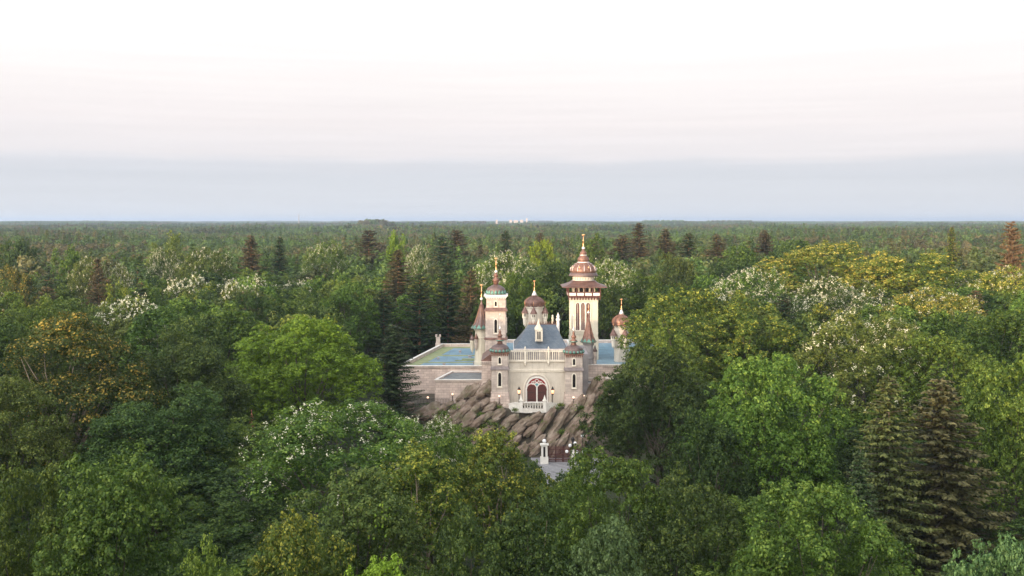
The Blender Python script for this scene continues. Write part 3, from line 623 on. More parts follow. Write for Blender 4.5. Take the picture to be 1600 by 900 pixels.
# --- conical tower, leftmost
Dt = 188.5; cx, cy = X(752, Dt), Dt+1.3
mb = MB(); mb.lathe([(1.35, 6), (1.35, ZZ(566)), (1.28, ZZ(564)), (1.22, ZZ(530)), (1.30, ZZ(529)), (1.30, ZZ(527.5)), (1.2, ZZ(527)), (1.18, ZZ(519)), (1.34, ZZ(516)), (1.34, ZZ(512))], cx, cy, 12, 0, smooth=False)
ZZ = lambda p: Z(p, Dt)
ct = mb.build('conical_tower', M['ochre'], castle, (cx, cy, 7))
def cone_roof(parent, cx, cy, r, zb, zt, m='copper', n=12, band=True):
    h = zt-zb; mb = MB(); mb.lathe([(r*1.12, zb-.02), (r*.90, zb+h*.07), (r*.70, zb+h*.2), (r*.50, zb+h*.4), (r*.30, zb+h*.63), (r*.14, zb+h*.85), (r*.05, zt)], cx, cy, n, 0, smooth=False); mb.build('cone_roof', M[m], parent)
    mb = MB()
    for i in range(n): # raised seams along each hip
        a = 2*PI*i/n; P_ = [(r*1.14, zb), (r*.91, zb+h*.07), (r*.71, zb+h*.2), (r*.51, zb+h*.4), (r*.31, zb+h*.63), (r*.15, zb+h*.85)]
        mb.tube([(cx+q*math.cos(a), cy+q*math.sin(a), zz) for q, zz in P_], [.05*r/1.7+.012]*6, 4)
    mb.build('roof_seams', M['copper_red'], parent)
    if band:
        mb = MB()
        for i in range(n):
            a0, a1 = 2*PI*i/n, 2*PI*(i+1)/n; am = (a0+a1)/2; R1, R0 = r*1.09, r*.86
            P_ = [(cx+R1*math.cos(a0), cy+R1*math.sin(a0), zb+.02), (cx+R1*math.cos(a1), cy+R1*math.sin(a1), zb+.02), (cx+R0*1.01*math.cos(am), cy+R0*1.01*math.sin(am), zb+h*.13)]
            Q_ = [(p[0], p[1], p[2]-.12) for p in P_]
            mb.add([(x*1.0, y, z_+.05) for x, y, z_ in P_]+Q_, [(0, 1, 2), (5, 4, 3), (0, 3, 4, 1), (1, 4, 5, 2), (2, 5, 3, 0)])
        mb.build('patina_edge', M['patina'], parent)
cone_roof(ct, cx, cy, 1.78, ZZ(513.5), ZZ(470))
rodfinial(ct, cx, cy, ZZ(468), ZZ(444.5), .12)
# little hanging turret on its flank
bx, by = cx-1.7, cy-.4; mb = MB(); mb.lathe([(.05, ZZ(553)), (.28, ZZ(548)), (.42, ZZ(545)), (.42, ZZ(535)), (.50, ZZ(534)), (.50, ZZ(532.5))], bx, by, 10); mb.build('hanging_turret', M['ochre'], ct)
mb = MB(); mb.lathe([(.55, ZZ(532.5)), (.30, ZZ(528)), (.03, ZZ(523))], bx, by, 10); mb.build('turret_cap', M['copper'], ct)
bx2 = bx+.95; mb = MB(); mb.lathe([(.05, ZZ(548)), (.28, ZZ(544)), (.36, ZZ(541)), (.36, ZZ(531)), (.42, ZZ(530))], bx+.75, by-.75, 10); mb.build('hanging_turret', M['pink'], ct)
mb = MB(); mb.lathe([(.45, ZZ(530)), (.25, ZZ(526)), (.03, ZZ(521))], bx+.75, by-.75, 10); mb.build('turret_cap', M['copper_red'], ct)

# --- domed tower behind the slate roof
def domed_tower(name, cpx, Dt, dome_y0, dome_y1, r_px, rod_top, body_px, bodm, bart, m='copper_dark', bart_y=0):
    s = Dt/1600; cx, cy = X(cpx, Dt), Dt; ZZ = lambda p: Z(p, Dt); r = r_px*s; br = body_px*s
    mb = MB(); mb.lathe([(br*1.05, 6), (br*1.05, ZZ(dome_y0+28)), (br, ZZ(dome_y0+26)), (br, ZZ(dome_y0+3)), (br*1.07, ZZ(dome_y0+2)), (br*1.07, ZZ(dome_y0))], cx, cy, 8, 0, PI/8, False)
    tw = mb.build(name, M[bodm], castle, (cx, cy, 7))
    mb = MB(); mb.lathe([(r*.96, ZZ(dome_y0+.4)), (r, ZZ(dome_y0-1))]+dome_prof(r*1.03, ZZ(dome_y0-2), ZZ(dome_y1), 1.12), cx, cy, 24); mb.build('dome', M[m], tw)
    mb = MB(); P_ = dome_prof(r*1.05, ZZ(dome_y0-2), ZZ(dome_y1), 1.12)
    for i in range(12):
        a = 2*PI*(i+.5)/12; mb.tube([(cx+q*math.cos(a), cy+q*math.sin(a), zz) for q, zz in P_], [.045]*len(P_), 4)
    mb.build('dome_ribs', M['copper_red'], tw)
    zt = ZZ(dome_y1); mb = MB(); mb.lathe([(r*.30, zt-.1), (r*.2, zt+.25), (r*.09, zt+.7), (r*.06, zt+.9)], cx, cy, 10); mb.build('spike_base', M['silver'], tw)
    rodfinial(tw, cx, cy, zt+.8, Z(rod_top, Dt), .11, pale=False)
    for dx_, dy_ in bart:
        bx, by = cx+dx_*s, cy-dy_; q = dome_y0+bart_y
        mb = MB(); mb.lathe([(.12, ZZ(q+31)), (.34, ZZ(q+28)), (.40, ZZ(q+19)), (.52, ZZ(q+18)), (.52, ZZ(q+10.5))], bx, by, 8, 0, PI/8, False); mb.build('bartizan', M['cream2'], tw)
        mb = MB(); mb.lathe([(.74, ZZ(q+10.8)), (.42, ZZ(q+6)), (.14, ZZ(q+1.5)), (.03, ZZ(q-1))], bx, by, 8, 0, PI/8, False); mb.build('bartizan_cap', M['copper_dark'], tw)
        mb = MB()
        for k in (-1, 1): mb.box(bx+k*.17-.07, bx+k*.17+.07, by-.56, by-.44, ZZ(q+15.5), ZZ(q+12))
        mb.build('bartizan_light', M['darkglass'], tw)
        mb = MB(); mb.tube([(bx, by, ZZ(q-1)), (bx, by, ZZ(q-8))], [.05, .02], 5); mb.build('bartizan_spike', M['gold'], tw)
    return tw
domed_tower('domed_tower', 835, 198, 478, 461, 15.8, 438, 14.6, 'cream', [(-15, .9), (-1.5, 2.0), (16.5, .9)])
domed_tower('domed_tower', 971, 190, 508, 490, 14.5, 466.5, 11.5, 'cream', [(-13.5, 1.2), (4, 1.8)], 'copper_red', 4)

# --- the great tower
Dt = 192.0; s = Dt/1600; ZZ = lambda p: Z(p, Dt); cx = X(913, Dt); hw = 21.3*s; y0 = Dt; cy = y0+hw; y1 = y0+2*hw
mb = MB(); mb.box(cx-hw+.12, cx+hw-.12, y0+.12, y1-.12, 6, ZZ(465))
for sx in (-1, 1):
    for (ya, yb) in ((y0, y0+.75), (y1-.75, y1)): xa = cx+sx*(hw-.375); mb.box(xa-.375, xa+.375, ya, yb, ZZ(528)-.01, ZZ(471)+.01)
mb.box(cx-hw-.02, cx+hw+.02, y0-.02, y1+.02, ZZ(522), ZZ(519)); mb.box(cx-hw-.1, cx+hw+.1, y0-.1, y1+.1, 6, ZZ(528))
mb.box(cx-hw-.03, cx+hw+.03, y0-.03, y1+.03, ZZ(471), ZZ(465.2))
gt = mb.build('great_tower', M['ochre'], castle, (cx, cy, 7))
for k in (-1, 0, 1): window(gt, cx+k*8.2*s-.25, y0+.12, ZZ(516), ZZ(473), .33, .13, 'cream2', glass='door', mull=1)
for k in (-1, 1):
    mb = MB(); xx = cx+k*4.1*s-.25; mb.lathe([(.10, ZZ(517)), (.13, ZZ(516)), (.09, ZZ(514)), (.09, ZZ(480)), (.15, ZZ(477)), (.13, ZZ(473))], xx, y0-.02, 8); mb.build('colonnette', M['cream2'], gt)
side_window(gt, cx-hw+.12, cy, ZZ(514), ZZ(476), .3, -1)
gw = 25.5*s; gy0, gy1 = cy-gw, cy+gw; zf, zp, zo = ZZ(463.2), ZZ(456.3), ZZ(447.0)
mb = MB()
for i in range(12): # corbels
    xx = cx-gw+.15+(2*gw-.3)*i/11
    mb.prism([(xx-.1, gy0+.1), (xx+.1, gy0+.1), (xx+.1, y0+.2), (xx-.1, y0+.2)], zf-.35, zf)
    mb.prism([(xx-.1, gy0+.3), (xx+.1, gy0+.3), (xx+.1, y0+.2), (xx-.1, y0+.2)], zf-.65, zf-.35)
mb.box(cx-gw+.05, cx+gw-.05, gy0+.14, gy0+.26, zf-.2, zf-.06); mb.build('corbel_course', M['redtimber'], gt)
mb = MB(); mb.box(cx-gw, cx+gw, gy0, gy1, zf-.02, zf+.16); mb.box(cx-gw-.05, cx+gw+.05, gy0-.05, gy0+.12, zp-.12, zp+.06); mb.box(cx+gw-.12, cx+gw+.05, gy0+.12, gy1, zp-.12, zp+.06); mb.box(cx-gw-.05, cx-gw+.12, gy0+.12, gy1, zp-.12, zp+.06)
mb.box(cx-gw-.05, cx+gw+.05, gy0-.05, gy0+.12, zo-.14, zo+.02); mb.box(cx-gw, cx-gw+.14, gy0+.12, gy1, zo-.14, zo+.02); mb.box(cx+gw-.14, cx+gw, gy0+.12, gy1, zo-.14, zo+.02)
for i in range(5):
    xx = cx-gw+.1+(2*gw-.2)*i/4; mb.box(xx-.09, xx+.09, gy0-.03, gy0+.14, zf, zo)
    yy = gy0+.1+(2*gw-.2)*i/4
    if i: mb.box(cx+gw-.14, cx+gw+.03, yy-.09, yy+.09, zf, zo); mb.box(cx-gw-.03, cx-gw+.14, yy-.09, yy+.09, zf, zo)
for i in range(5):
    xx = cx-gw+.1+(2*gw-.2)*i/4
    for sg in (-1, 1):
        if -gw < xx+sg*.35-cx < gw: mb.tube([(xx, gy0+.05, zo-.55), (xx+sg*.42, gy0+.05, zo-.08)], [.05, .05], 4)
mb.build('timber_gallery', M['redtimber'], gt)
mb = MB()
for i in range(4):
    xa = cx-gw+.1+(2*gw-.2)*i/4; xb = cx-gw+.1+(2*gw-.2)*(i+1)/4; mb.box(xa+.13, xb-.13, gy0+.02, gy0+.09, zf+.17, zp-.13)
    ya = gy0+.1+(2*gw-.2)*i/4; yb = gy0+.1+(2*gw-.2)*(i+1)/4; mb.box(cx+gw-.09, cx+gw-.02, ya+.13, yb-.13, zf+.17, zp-.13); mb.box(cx-gw+.02, cx-gw+.09, ya+.13, yb-.13, zf+.17, zp-.13)
mb.build('gallery_panels', M['whitep'], gt)
mb = MB(); mb.box(cx-hw+.5, cx+hw-.5, cy-hw+.5, cy+hw-.5, zf, zo+.1)
gi = mb.build('gallery_core', M['ochre'], gt)
mb = MB()
for k in (-1.5, -.5, .5, 1.5): mb.xz(lancet(cx+k*1.0, zp-.6, zo-.25, .32), cy-hw+.46, cy-hw+.52)
mb.build('gallery_arches', M['darkglass'], gt)
# spreading skirt roof, square to round
er = 34*s; mb = MB(); v = []; n = 32
def sqr(a, h): c, q = math.cos(a), math.sin(a); m_ = max(abs(c), abs(q)); return c/m_*h, q/m_*h
lv = [(1.03, ZZ(447.8), 0), (.80, ZZ(445.2), .08), (.66, ZZ(442.2), .3), (.55, ZZ(439), .8)]
for k, zz, b in lv:
    for i in range(n):
        a = 2*PI*i/n+PI/n*0; sx_, sy_ = sqr(a, er*k); rx_, ry_ = math.cos(a)*er*k, math.sin(a)*er*k; v.append((cx+sx_*(1-b)+rx_*b, cy+sy_*(1-b)+ry_*b, zz))
low = [(x, y, z_-.12) for x, y, z_ in v[:n]]
f = [(k*n+i, k*n+(i+1) % n, (k+1)*n+(i+1) % n, (k+1)*n+i) for k in range(3) for i in range(n)]+[tuple(range(3*n, 4*n))]
mb.add(v+low, f+[(4*n+i, 4*n+(i+1) % n, (i+1) % n, i) for i in range(n)]+[tuple(4*n+i for i in range(n-1, -1, -1))]); mb.build('skirt_roof', M['copper_dark'], gt)
z = ZZ; mb = MB(); mb.lathe([(2.10, z(440)), (2.10, z(438.6)), (1.95, z(438.2)), (1.95, z(433)), (2.1, z(432.3))], cx, cy, 24, 0, 0, False); mb.build('drum', M['white'], gt)
mb = MB()
for i in range(24):
    a = 2*PI*(i+.5)/24; qx, qy = cx+1.97*math.cos(a), cy+1.97*math.sin(a); mb.lathe([(.09, z(437.5)), (.09, z(434.5)), (.01, z(433.5))], qx, qy, 6)
mb.lathe([(1.99, z(438.1)), (2.06, z(437.9)), (2.06, z(437.5)), (1.99, z(437.4))], cx, cy, 24); mb.build('drum_arcade', M['ochre'], gt)
mb = MB(); mb.lathe([(2.0, z(432)), (2.66, z(432.4)), (2.70, z(431.4)), (2.46, z(428.4)), (2.28, z(426))], cx, cy, 24, 0, 0, True, 12, .05); mb.build('dome_skirt', M['copper'], gt)
mb = MB(); mb.lathe([(2.25, z(428)), (2.38, z(425)), (2.34, z(421.5)), (2.12, z(417.5)), (1.72, z(414)), (1.25, z(411.5)), (.95, z(410.3)), (1.0, z(409)), (1.08, z(406.5)), (.95, z(403.5)), (.66, z(401)), (.46, z(399.3)), (.64, z(397.5)), (.60, z(395.3)), (.34, z(392.8)), (.2, z(390.3))], cx, cy, 24, 0, 0, True, 12, .06); mb.build('dome', M['copper_red'], gt)
mb = MB()
for i in range(12):
    a = 2*PI*i/12; mb.tube([(cx+q*math.cos(a), cy+q*math.sin(a), z(p)) for q, p in ((2.40, 427), (2.50, 423.5), (2.42, 419.5), (2.02, 415.8), (1.5, 412.3))], [.045, .045, .045, .04, .035], 5)
mb.lathe([(1.1, z(411.5)), (1.3, z(410.7)), (1.0, z(409.7))], cx, cy, 20); mb.lathe([(.55, z(400.2)), (.76, z(399.3)), (.5, z(398.4))], cx, cy, 16); mb.build('dome_ribs', M['silver'], gt)
for i in range(8):
    mb = MB(); a = 2*PI*(i+.5)/8; mb.lathe([(.01, z(420.5)), (.16, z(418.5)), (.01, z(416))], cx+2.22*math.cos(a), cy+2.22*math.sin(a), 6); mb.build('gilt_boss', M['gold'], gt)
rodfinial(gt, cx, cy, z(388.5), z(366), .13, pale=True)

# --- conical turret beside the right front turret
Dt = 181.0; s = Dt/1600; ZZ = lambda p: Z(p, Dt); cx, cy = X(920, Dt), Dt+.9
mb = MB(); mb.lathe([(1.0, 6), (1.0, ZZ(592)), (.9, ZZ(590)), (.88, ZZ(562)), (.97, ZZ(561)), (.97, ZZ(559.5)), (.88, ZZ(559)), (.90, ZZ(541)), (1.08, ZZ(538)), (1.1, ZZ(534))], cx, cy, 8, 0, PI/8, False)
t2 = mb.build('conical_turret', M['greyw'], castle, (cx, cy, 7))
cone_roof(t2, cx, cy, 1.28, ZZ(535), ZZ(492), 'copper_dark', 10); rodfinial(t2, cx, cy, ZZ(489), ZZ(476), .09, topfig=False)
bx, by = cx+1.15, cy-.1; mb = MB(); mb.lathe([(.05, ZZ(578)), (.3, ZZ(570)), (.34, ZZ(552)), (.4, ZZ(550))], bx, by, 8); mb.build('hanging_turret', M['pink'], t2)
mb = MB(); mb.lathe([(.46, ZZ(550)), (.2, ZZ(545)), (.02, ZZ(539))], bx, by, 8); mb.build('turret_cap', M['copper'], t2)
# slender column pinnacle and gilt chimney behind the slate roof
Dt = 187.0; cx = X(872, Dt); ZZ = lambda p: Z(p, Dt); mb = MB(); mb.lathe([(.28, 8), (.28, ZZ(503)), (.24, ZZ(502)), (.42, ZZ(500)), (.42, ZZ(498.5)), (.2, ZZ(497)), (.32, ZZ(495)), (.22, ZZ(492.5)), (.08, ZZ(490)), (.02, ZZ(488))], cx, 187, 10); mb.build('column_pinnacle', M['white'], castle)
cx = X(863.5, Dt); mb = MB(); mb.lathe([(.2, 14), (.2, ZZ(498)), (.28, ZZ(497)), (.12, ZZ(495)), (.2, ZZ(493.5)), (.02, ZZ(491.5))], cx, 187, 8); mb.build('slim_chimney', M['ochre'], castle)

# --- flat-roofed wings
def wing(name, poly, z0, z1, m, cap=.5, roofm='moss', par=.55):
    mb = MB(); mb.prism(poly, z0, z1-par); wg = mb.build(name, M[m], castle, (poly[0][0], poly[0][1], 7))
    n = len(poly); cxm = sum(p[0] for p in poly)/n; cym = sum(p[1] for p in poly)/n
    def inset(d):
        o = []
        for i in range(n):
            a, b, c = Vector(poly[i-1]), Vector(poly[i]), Vector(poly[(i+1) % n]); e1 = (b-a).normalized(); e2 = (c-b).normalized(); n1 = Vector((-e1.y, e1.x)); n2 = Vector((-e2.y, e2.x))
            k = (n1+n2); k = k/ max(.2, 1+n1.dot(n2)); o.append(tuple(b+k*d))
        return o
    inn, outr = inset(cap), inset(-.08)
    mb = MB(); v = [(x, y, z1-par-.0) for x, y in poly]+[(x, y, z1) for x, y in poly]+[(x, y, z1) for x, y in inn]+[(x, y, z1-par) for x, y in inn]
    mb.add(v, [q for i in range(n) for j in [(i+1) % n] for q in ((i, j, n+j, n+i), (2*n+i, 2*n+j, 3*n+j, 3*n+i)[::-1], (n+i, n+j, 2*n+j, 2*n+i))]); mb.build('parapet', M[m], wg)
    mb = MB(); v = [(x, y, z1+.003) for x, y in outr]+[(x, y, z1+.10) for x, y in outr]+[(x, y, z1+.10) for x, y in inset(cap*.9)]+[(x, y, z1+.003) for x, y in inset(cap*.9)]
    mb.add(v, [q for i in range(n) for j in [(i+1) % n] for q in ((i, j, n+j, n+i), (n+i, n+j, 2*n+j, 2*n+i), (2*n+i, 2*n+j, 3*n+j, 3*n+i), (3*n+i, 3*n+j, j, i))]); mb.build('coping', M['white'], wg)
    mb = MB(); mb.add([(x, y, z1-par+.004) for x, y in inn], [tuple(range(n))]); mb.build('flat_roof', M[roofm], wg)
    return wg, z1-par
lw, rz_ = wing('left_wing', [(-20.5, 184), (-3.4, 184), (-3.4, 217), (-14.9, 217)], 5, 11.9, 'brick', .42)
mb = MB(); dentils(mb, -20.5, -5.0, 184, 11.9-.32, 11.9-.002, .36, .22, 0, .55); mb.box(-20.5, -5, 183.90, 183.999, 11.9-.42, 11.9-.32); mb.build('corbel_table', M['pink'], lw)
mb = MB(); zs = rz_+.012
for x0, x1, y0, y1, sk in ((-17.6, -5.6, 185.4, 191.8, .17), (-15.9, -5.6, 193.2, 201.5, .17), (-14.0, -4.5, 203.4, 214.0, .17)):
    mb.add([(x0, y0, zs), (x1, y0, zs), (x1, y1, zs), (x0+sk*(y1-y0)*1.0, y1, zs)], [(0, 1, 2, 3)])
mb.build('roofing_sheets', M['bluesheet'], lw)
mb = MB()
for x0, x1, y0, y1 in ((-9.6, -5.5, 196.2, 197.4), (-10.8, -5.6, 194.6, 195.1), (-13.5, -10, 186.4, 186.9), (-8.9, -6, 186.2, 187.6)): mb = MB(); mb.box(x0, x1, y0, y1, zs+.004, zs+.12); mb.build('roof_curb', M['moss'], lw)
rw, rz_ = wing('right_wing', [(12, 181), (33, 181), (33, 219), (12, 219)], 5, 12.5, 'brick', .55, 'bluesheet')
mb = MB(); dentils(mb, 16, 33, 181, 12.18, 12.498, .36, .22, 0, .55); mb.box(16, 33, 180.9, 180.999, 12.06, 12.18); mb.build('corbel_table', M['pink'], rw)
bw, _ = wing('rear_wing', [(-3.3, 190), (11.9, 190), (11.9, 216), (-3.3, 216)], 5, 12.9, 'brick', .5, 'bluesheet')
aw, _ = wing('lower_annex', [(-13.1, 174), (-3.9, 174), (-3.9, 183.98), (-10.8, 183.98)], 4.5, 10.95, 'brick', .35, 'graysheet', .16)
mb = MB(); dentils(mb, -13.1, -3.9, 174, 10.95-.26, 10.95-.002, .34, .18, 0, .55); mb.box(-13.1, -3.9, 173.92, 173.999, 10.55, 10.69); mb.build('corbel_table', M['pink'], aw)
aw2, _ = wing('right_annex', [(10.5, 175), (22, 175), (22, 180.98), (10.5, 180.98)], 4.5, 10.2, 'brick', .42, 'graysheet', .45)
mb = MB(); xa, xb = X(752.5, 173.5), X(768, 173.5); mb.box(xa, xb, 173.2, 184, 5, Z(564, 173.5)); bl = mb.build('link_block', M['brick'], castle)
mb = MB(); dentils(mb, xa-.05, xb, 173.2, Z(567.5, 173.5), Z(564.5, 173.5), .34, .18, 0, .6); mb.box(xa-.05, xb, 173.1, 173.199, Z(569, 173.5), Z(567.5, 173.5)); mb.build('corbel_table', M['pink'], bl)
mb = MB(); zq = Z(564, 173.5); mb.xz([(xa-.1, zq+.003), (xb, zq+.003), (xb, zq+1.1), (xb-.3, zq+1.1)], 173.4, 183); mb.build('lean_to_roof', M['copper_dark'], bl)
for vx, vy, vs in ((-12.5, 188.5, .22), (-8.2, 199.5, .3), (-10.5, 207.0, .22), (-7.0, 190.2, .2), (-14.2, 197.0, .2)):
    mb = MB(); zq = 11.9-.55; mb.box(vx-vs, vx+vs, vy-vs, vy+vs, zq+.02, zq+.35); mb.box(vx-vs-.08, vx+vs+.08, vy-vs-.08, vy+vs+.08, zq+.35, zq+.43); mb.build('roof_vent', M['greyw'], lw)
# merloned chimney at the corner of the left wing
mb = MB(); cx, cy = X(684.5, 215), 215.3; mb.box(cx-.42, cx+.42, cy-.35, cy+.35, 11.5, 13.6); mb.box(cx-.55, cx+.55, cy-.45, cy+.45, 11.5, 12.3)
for sg in (-1, 1): mb.box(cx+sg*.38-.2, cx+sg*.38+.2, cy-.4, cy+.4, 13.6, 14.1)
mb.build('merloned_chimney', M['pink'], castle)
# ivy strand on the annex wall
# --- terrace
Dt = 169.0; s = Dt/1600; ZZ = lambda p: Z(p, Dt); fz = ZZ(640.5)
mb = MB(); mb.prism([(X(785, 171), 171.9), (X(786, 171), 170.6), (X(814, 169), 169), (X(851, 169), 169), (X(880, 171), 170.6), (X(881, 171), 171.9)], fz-.5, fz); tr = mb.build('terrace', M['white'], castle, (X(832, 169), 169, 6))
mb = MB(); xa, xb = X(814, Dt), X(851, Dt); mb.box(xa, xb, 168.95, 169.2, fz+.004, fz+.2); mb.box(xa, xb, 168.92, 169.23, ZZ(629.8), ZZ(628)); n = 9
for i in range(n): xx = xa+(xb-xa)*(i+.5)/n; mb.lathe([(.07, fz+.2), (.12, fz+.4), (.06, fz+.8), (.09, ZZ(629.8))], xx, 169.07, 6)
mb.build('balustrade', M['white'], tr)
for a, b in (((X(785, 171), 170.75), (xa, 169.05)), ((xb, 169.05), (X(880, 171), 170.75))):
    mb = MB(); P0, P1 = Vector(a), Vector(b); e = (P1-P0).normalized(); nn = Vector((-e.y, e.x))*.1; K = 8; left = a[0] < 4
    for i in range(K):
        t0, t1 = i/K, (i+1)/K
        def hh(t): q = t if left else 1-t; return fz+.35+.8*math.sin(min(1, q*1.25)*PI/2)
        A, B = P0.lerp(P1, t0), P0.lerp(P1, t1)
        def slab(w0, za0, za1, zb0, zb1):
            m_ = nn*w0; v = [(A.x-m_.x, A.y-m_.y, za0), (B.x-m_.x, B.y-m_.y, zb0), (B.x+m_.x, B.y+m_.y, zb0), (A.x+m_.x, A.y+m_.y, za0), (A.x-m_.x, A.y-m_.y, za1), (B.x-m_.x, B.y-m_.y, zb1), (B.x+m_.x, B.y+m_.y, zb1), (A.x+m_.x, A.y+m_.y, za1)]
            mb.add(v, [(3, 2, 1, 0), (4, 5, 6, 7), (0, 1, 5, 4), (1, 2, 6, 5), (2, 3, 7, 6), (3, 0, 4, 7)])
        slab(.7, fz+.004, hh(t0)-.16, fz+.004, hh(t1)-.16); slab(1.3, hh(t0)-.16, hh(t0), hh(t1)-.16, hh(t1))
    mb.build('curved_balustrade', M['white'], tr)
for px in (814, 851):
    xx = X(px, Dt); mb = MB(); mb.box(xx-.26, xx+.26, 168.72, 169.24, fz-.35, ZZ(626.5)); mb.box(xx-.34, xx+.34, 168.64, 169.32, ZZ(626.5), ZZ(625)); mb.prism([(xx-.24, 168.74), (xx+.24, 168.74), (xx+.24, 169.22), (xx-.24, 169.22)], ZZ(625), ZZ(617), 0, [(xx-.02, 168.96), (xx+.02, 168.96), (xx+.02, 169.0), (xx-.02, 169.0)]); mb.prism([(xx-.26, 168.7), (xx+.26, 168.7), (xx+.26, 169.2), (xx-.26, 169.2)], fz-.35, fz-.3)
    mb.build('newel_post', M['white'], tr)

# ------------------------------------------------------------------ lamps of the palace
def lantern(px, label):
    cx, cy = X(px, 170.3), 170.3; r = root('lantern_post', (cx, cy, fz), label, 'lamp', 'lanterns beside the great door'); ZZ = lambda p: Z(p, 170.3)
    mb = MB(); mb.lathe([(.16, fz+.005), (.07, fz+.3), (.05, ZZ(618)), (.16, ZZ(616.5)), (.19, ZZ(615))], cx, cy, 8); mb.build('post', M['black'], r)
    mb = MB(); mb.lathe([(.17, ZZ(615)), (.24, ZZ(610.5)), (.2, ZZ(609))], cx, cy, 8); mb.build('lamp_glass', M['lamp'], r)
    mb = MB(); mb.lathe([(.30, ZZ(609)), (.16, ZZ(606.5)), (.03, ZZ(603.5))], cx, cy, 8); mb.build('lamp_cap', M['black'], r)
lantern(811, 'black lantern post with glowing orange light on the terrace, left of the arched door')
lantern(863.5, 'black lantern post with glowing orange light on the terrace, right of the arched door')
def walllamp(px, py, D_, label):
    cx = X(px, D_); z_ = Z(py, D_); r = root('floor_light', (cx, D_, z_-.5), label, 'lamp', 'small globe lights along the palace foot')
    mb = MB(); mb.lathe([(.12, z_-1.2), (.06, z_-.9), (.05, z_-.2), (.1, z_-.15)], cx, D_, 8); mb.build('stem', M['black'], r)
    mb = MB(); mb.lathe([(.03, z_-.17), (.17, z_-.08), (.19, z_+.02), (.13, z_+.13), (.02, z_+.18)], cx, D_, 10); mb.build('globe', M['lamp_w'], r)
walllamp(780, 619, 169.6, 'small lit globe light at the foot of the left front turret')
walllamp(896, 621, 169.6, 'small lit globe light at the foot of the right front turret')
walllamp(913, 619, 170, 'small lit globe light on the rocks right of the right front turret')
walllamp(707, 616, 173.6, 'small lit globe light against the pale block wall of the low annex')
walllamp(668.5, 621, 173, 'small pale globe light beside the railing left of the annex')

# ------------------------------------------------------------------ rock mound
def mound_h(x, y):
    cxm = 2.5; e = max(0, abs(x-cxm)-15)
    front = 171.2 + (0.9*math.sin(x*.35)) - (1.2 if 3 < x-0 < 8.5 else 0) + e*.25
    t = (y-(front-7.2))/7.2; t = min(1, max(0, t)); h = 7.0*(t*t*(3-2*t))**.8
    back = min(1, max(0, (226-y)/6)); side = min(1, max(0, (26+ (y-165)*.1-abs(x-cxm))/6)); h *= back*side
    k = math.sin(t*PI)
    u = (x*.68-(h)*.75+y*.15); rdg = abs(math.sin(u*1.55+mnoise.noise(Vector((x*.12, y*.12, h*.2)))*3.0))**.6
    h += k*(rdg-.55)*1.25 + .5*k*mnoise.noise(Vector((x*.5, y*.5, h)))
    return max(h, -.2)
xs = [-32+.33*i for i in range(210)]; ys = [160+.24*i for i in range(60)]+[174.4+2*i for i in range(28)]
rm = grid_sheet('rock_mound', xs, ys, lambda x, y: mound_h(x, y)-.03, M['earth']); tag(rm, kind='structure')
rr = random.Random(5)
def slab_mesh(seed):
    bm = bmesh.new(); bmesh.ops.create_icosphere(bm, subdivisions=4, radius=1)
    for v in bm.verts:
        c = v.co; k = 1/max(abs(c.x)**3+abs(c.y)**3+abs(c.z)**3, 1e-6)**(1/3); c *= .35+.65*k
        c.x *= 1; nn_ = mnoise.noise(Vector((c.x*1.1, c.y*2+seed*7, c.z*2)))*.30+mnoise.noise(Vector((c.x*2.5+seed, c.y*6, c.z*6)))*.10+abs(mnoise.noise(Vector((c.x*1.5+seed, c.y*9, c.z*9))))*.08
        v.co = c*(1+nn_)
    me = bpy.data.meshes.new('boulder'); bm.to_mesh(me); bm.free(); me.materials.append(M['rock'])
    for p in me.polygons: p.use_smooth = True
    return me
SL = [slab_mesh(i) for i in range(5)]
def slab(x, y, z, l, w_, t_, ang, yaw, label, group):
    o = bpy.data.objects.new('boulder', SL[rr.randrange(5)]); SC.collection.objects.link(o); o.location = (x, y, z); o.scale = (l/2, w_/2, t_/2)
    o.rotation_euler = (rr.uniform(-.3, .3), -ang, yaw); tag(o, label, 'rock', group)
cells = []
D_ = 165.0; row = 0
while D_ < 171.6:
    px = 636+(row % 3)*6
    while px < 952: cells.append((px+rr.uniform(-4, 4), D_+rr.uniform(-.25, .25))); px += 20 if px < 850 else 17
    D_ += .95; row += 1
for px, D_ in cells:
    if 778 < px < 888 and D_ > 168.3: continue
    if px > 905 and D_ < 166.2: continue
    x = X(px, D_); z_ = mound_h(x, D_); right = px > 842; big = rr.random()**2
    slab(x, D_-.1, z_+.15+.25*big, rr.uniform(3.4, 5.2) if right else rr.uniform(2.4, 3.8), 1.35+.6*big, 1.0+.55*big, math.radians(rr.uniform(46, 54) if right else rr.uniform(30, 42)), math.radians(rr.uniform(8, 24)),
         'long tilted brown rock fin on the slope %s the terrace' % ('right of' if right else 'left of'), 'tilted rock fins %s the terrace' % ('right of' if right else 'left of'))
for px, py, l, w_, t_, a in ((738, 611, 3.0, 1.4, 1.5, 48), (728, 614, 2.8, 1.2, 1.1, 52), (752, 612, 3.2, 1.6, 1.6, 42), (763, 606, 2.6, 1.5, 1.8, 55), (722, 620, 2.4, 1.1, .9, 35)):
    slab(X(px, 172.3), 172.3, Z(py, 172.3), l, w_, t_, math.radians(a), .2, 'big upright brown boulder against the pale annex wall', 'boulders against the annex wall')
for px, py, l, w_, t_, a in ((932, 610, 4.6, 1.8, 1.4, 60), (942, 612, 4.4, 1.8, 1.4, 56), (926, 606, 3.6, 1.4, 1.2, 64)):
    slab(X(px, 173), 173, Z(py, 173), l, w_, t_, math.radians(a), .2, 'dark upright boulder beside the right front turret', 'boulders beside the right turret')
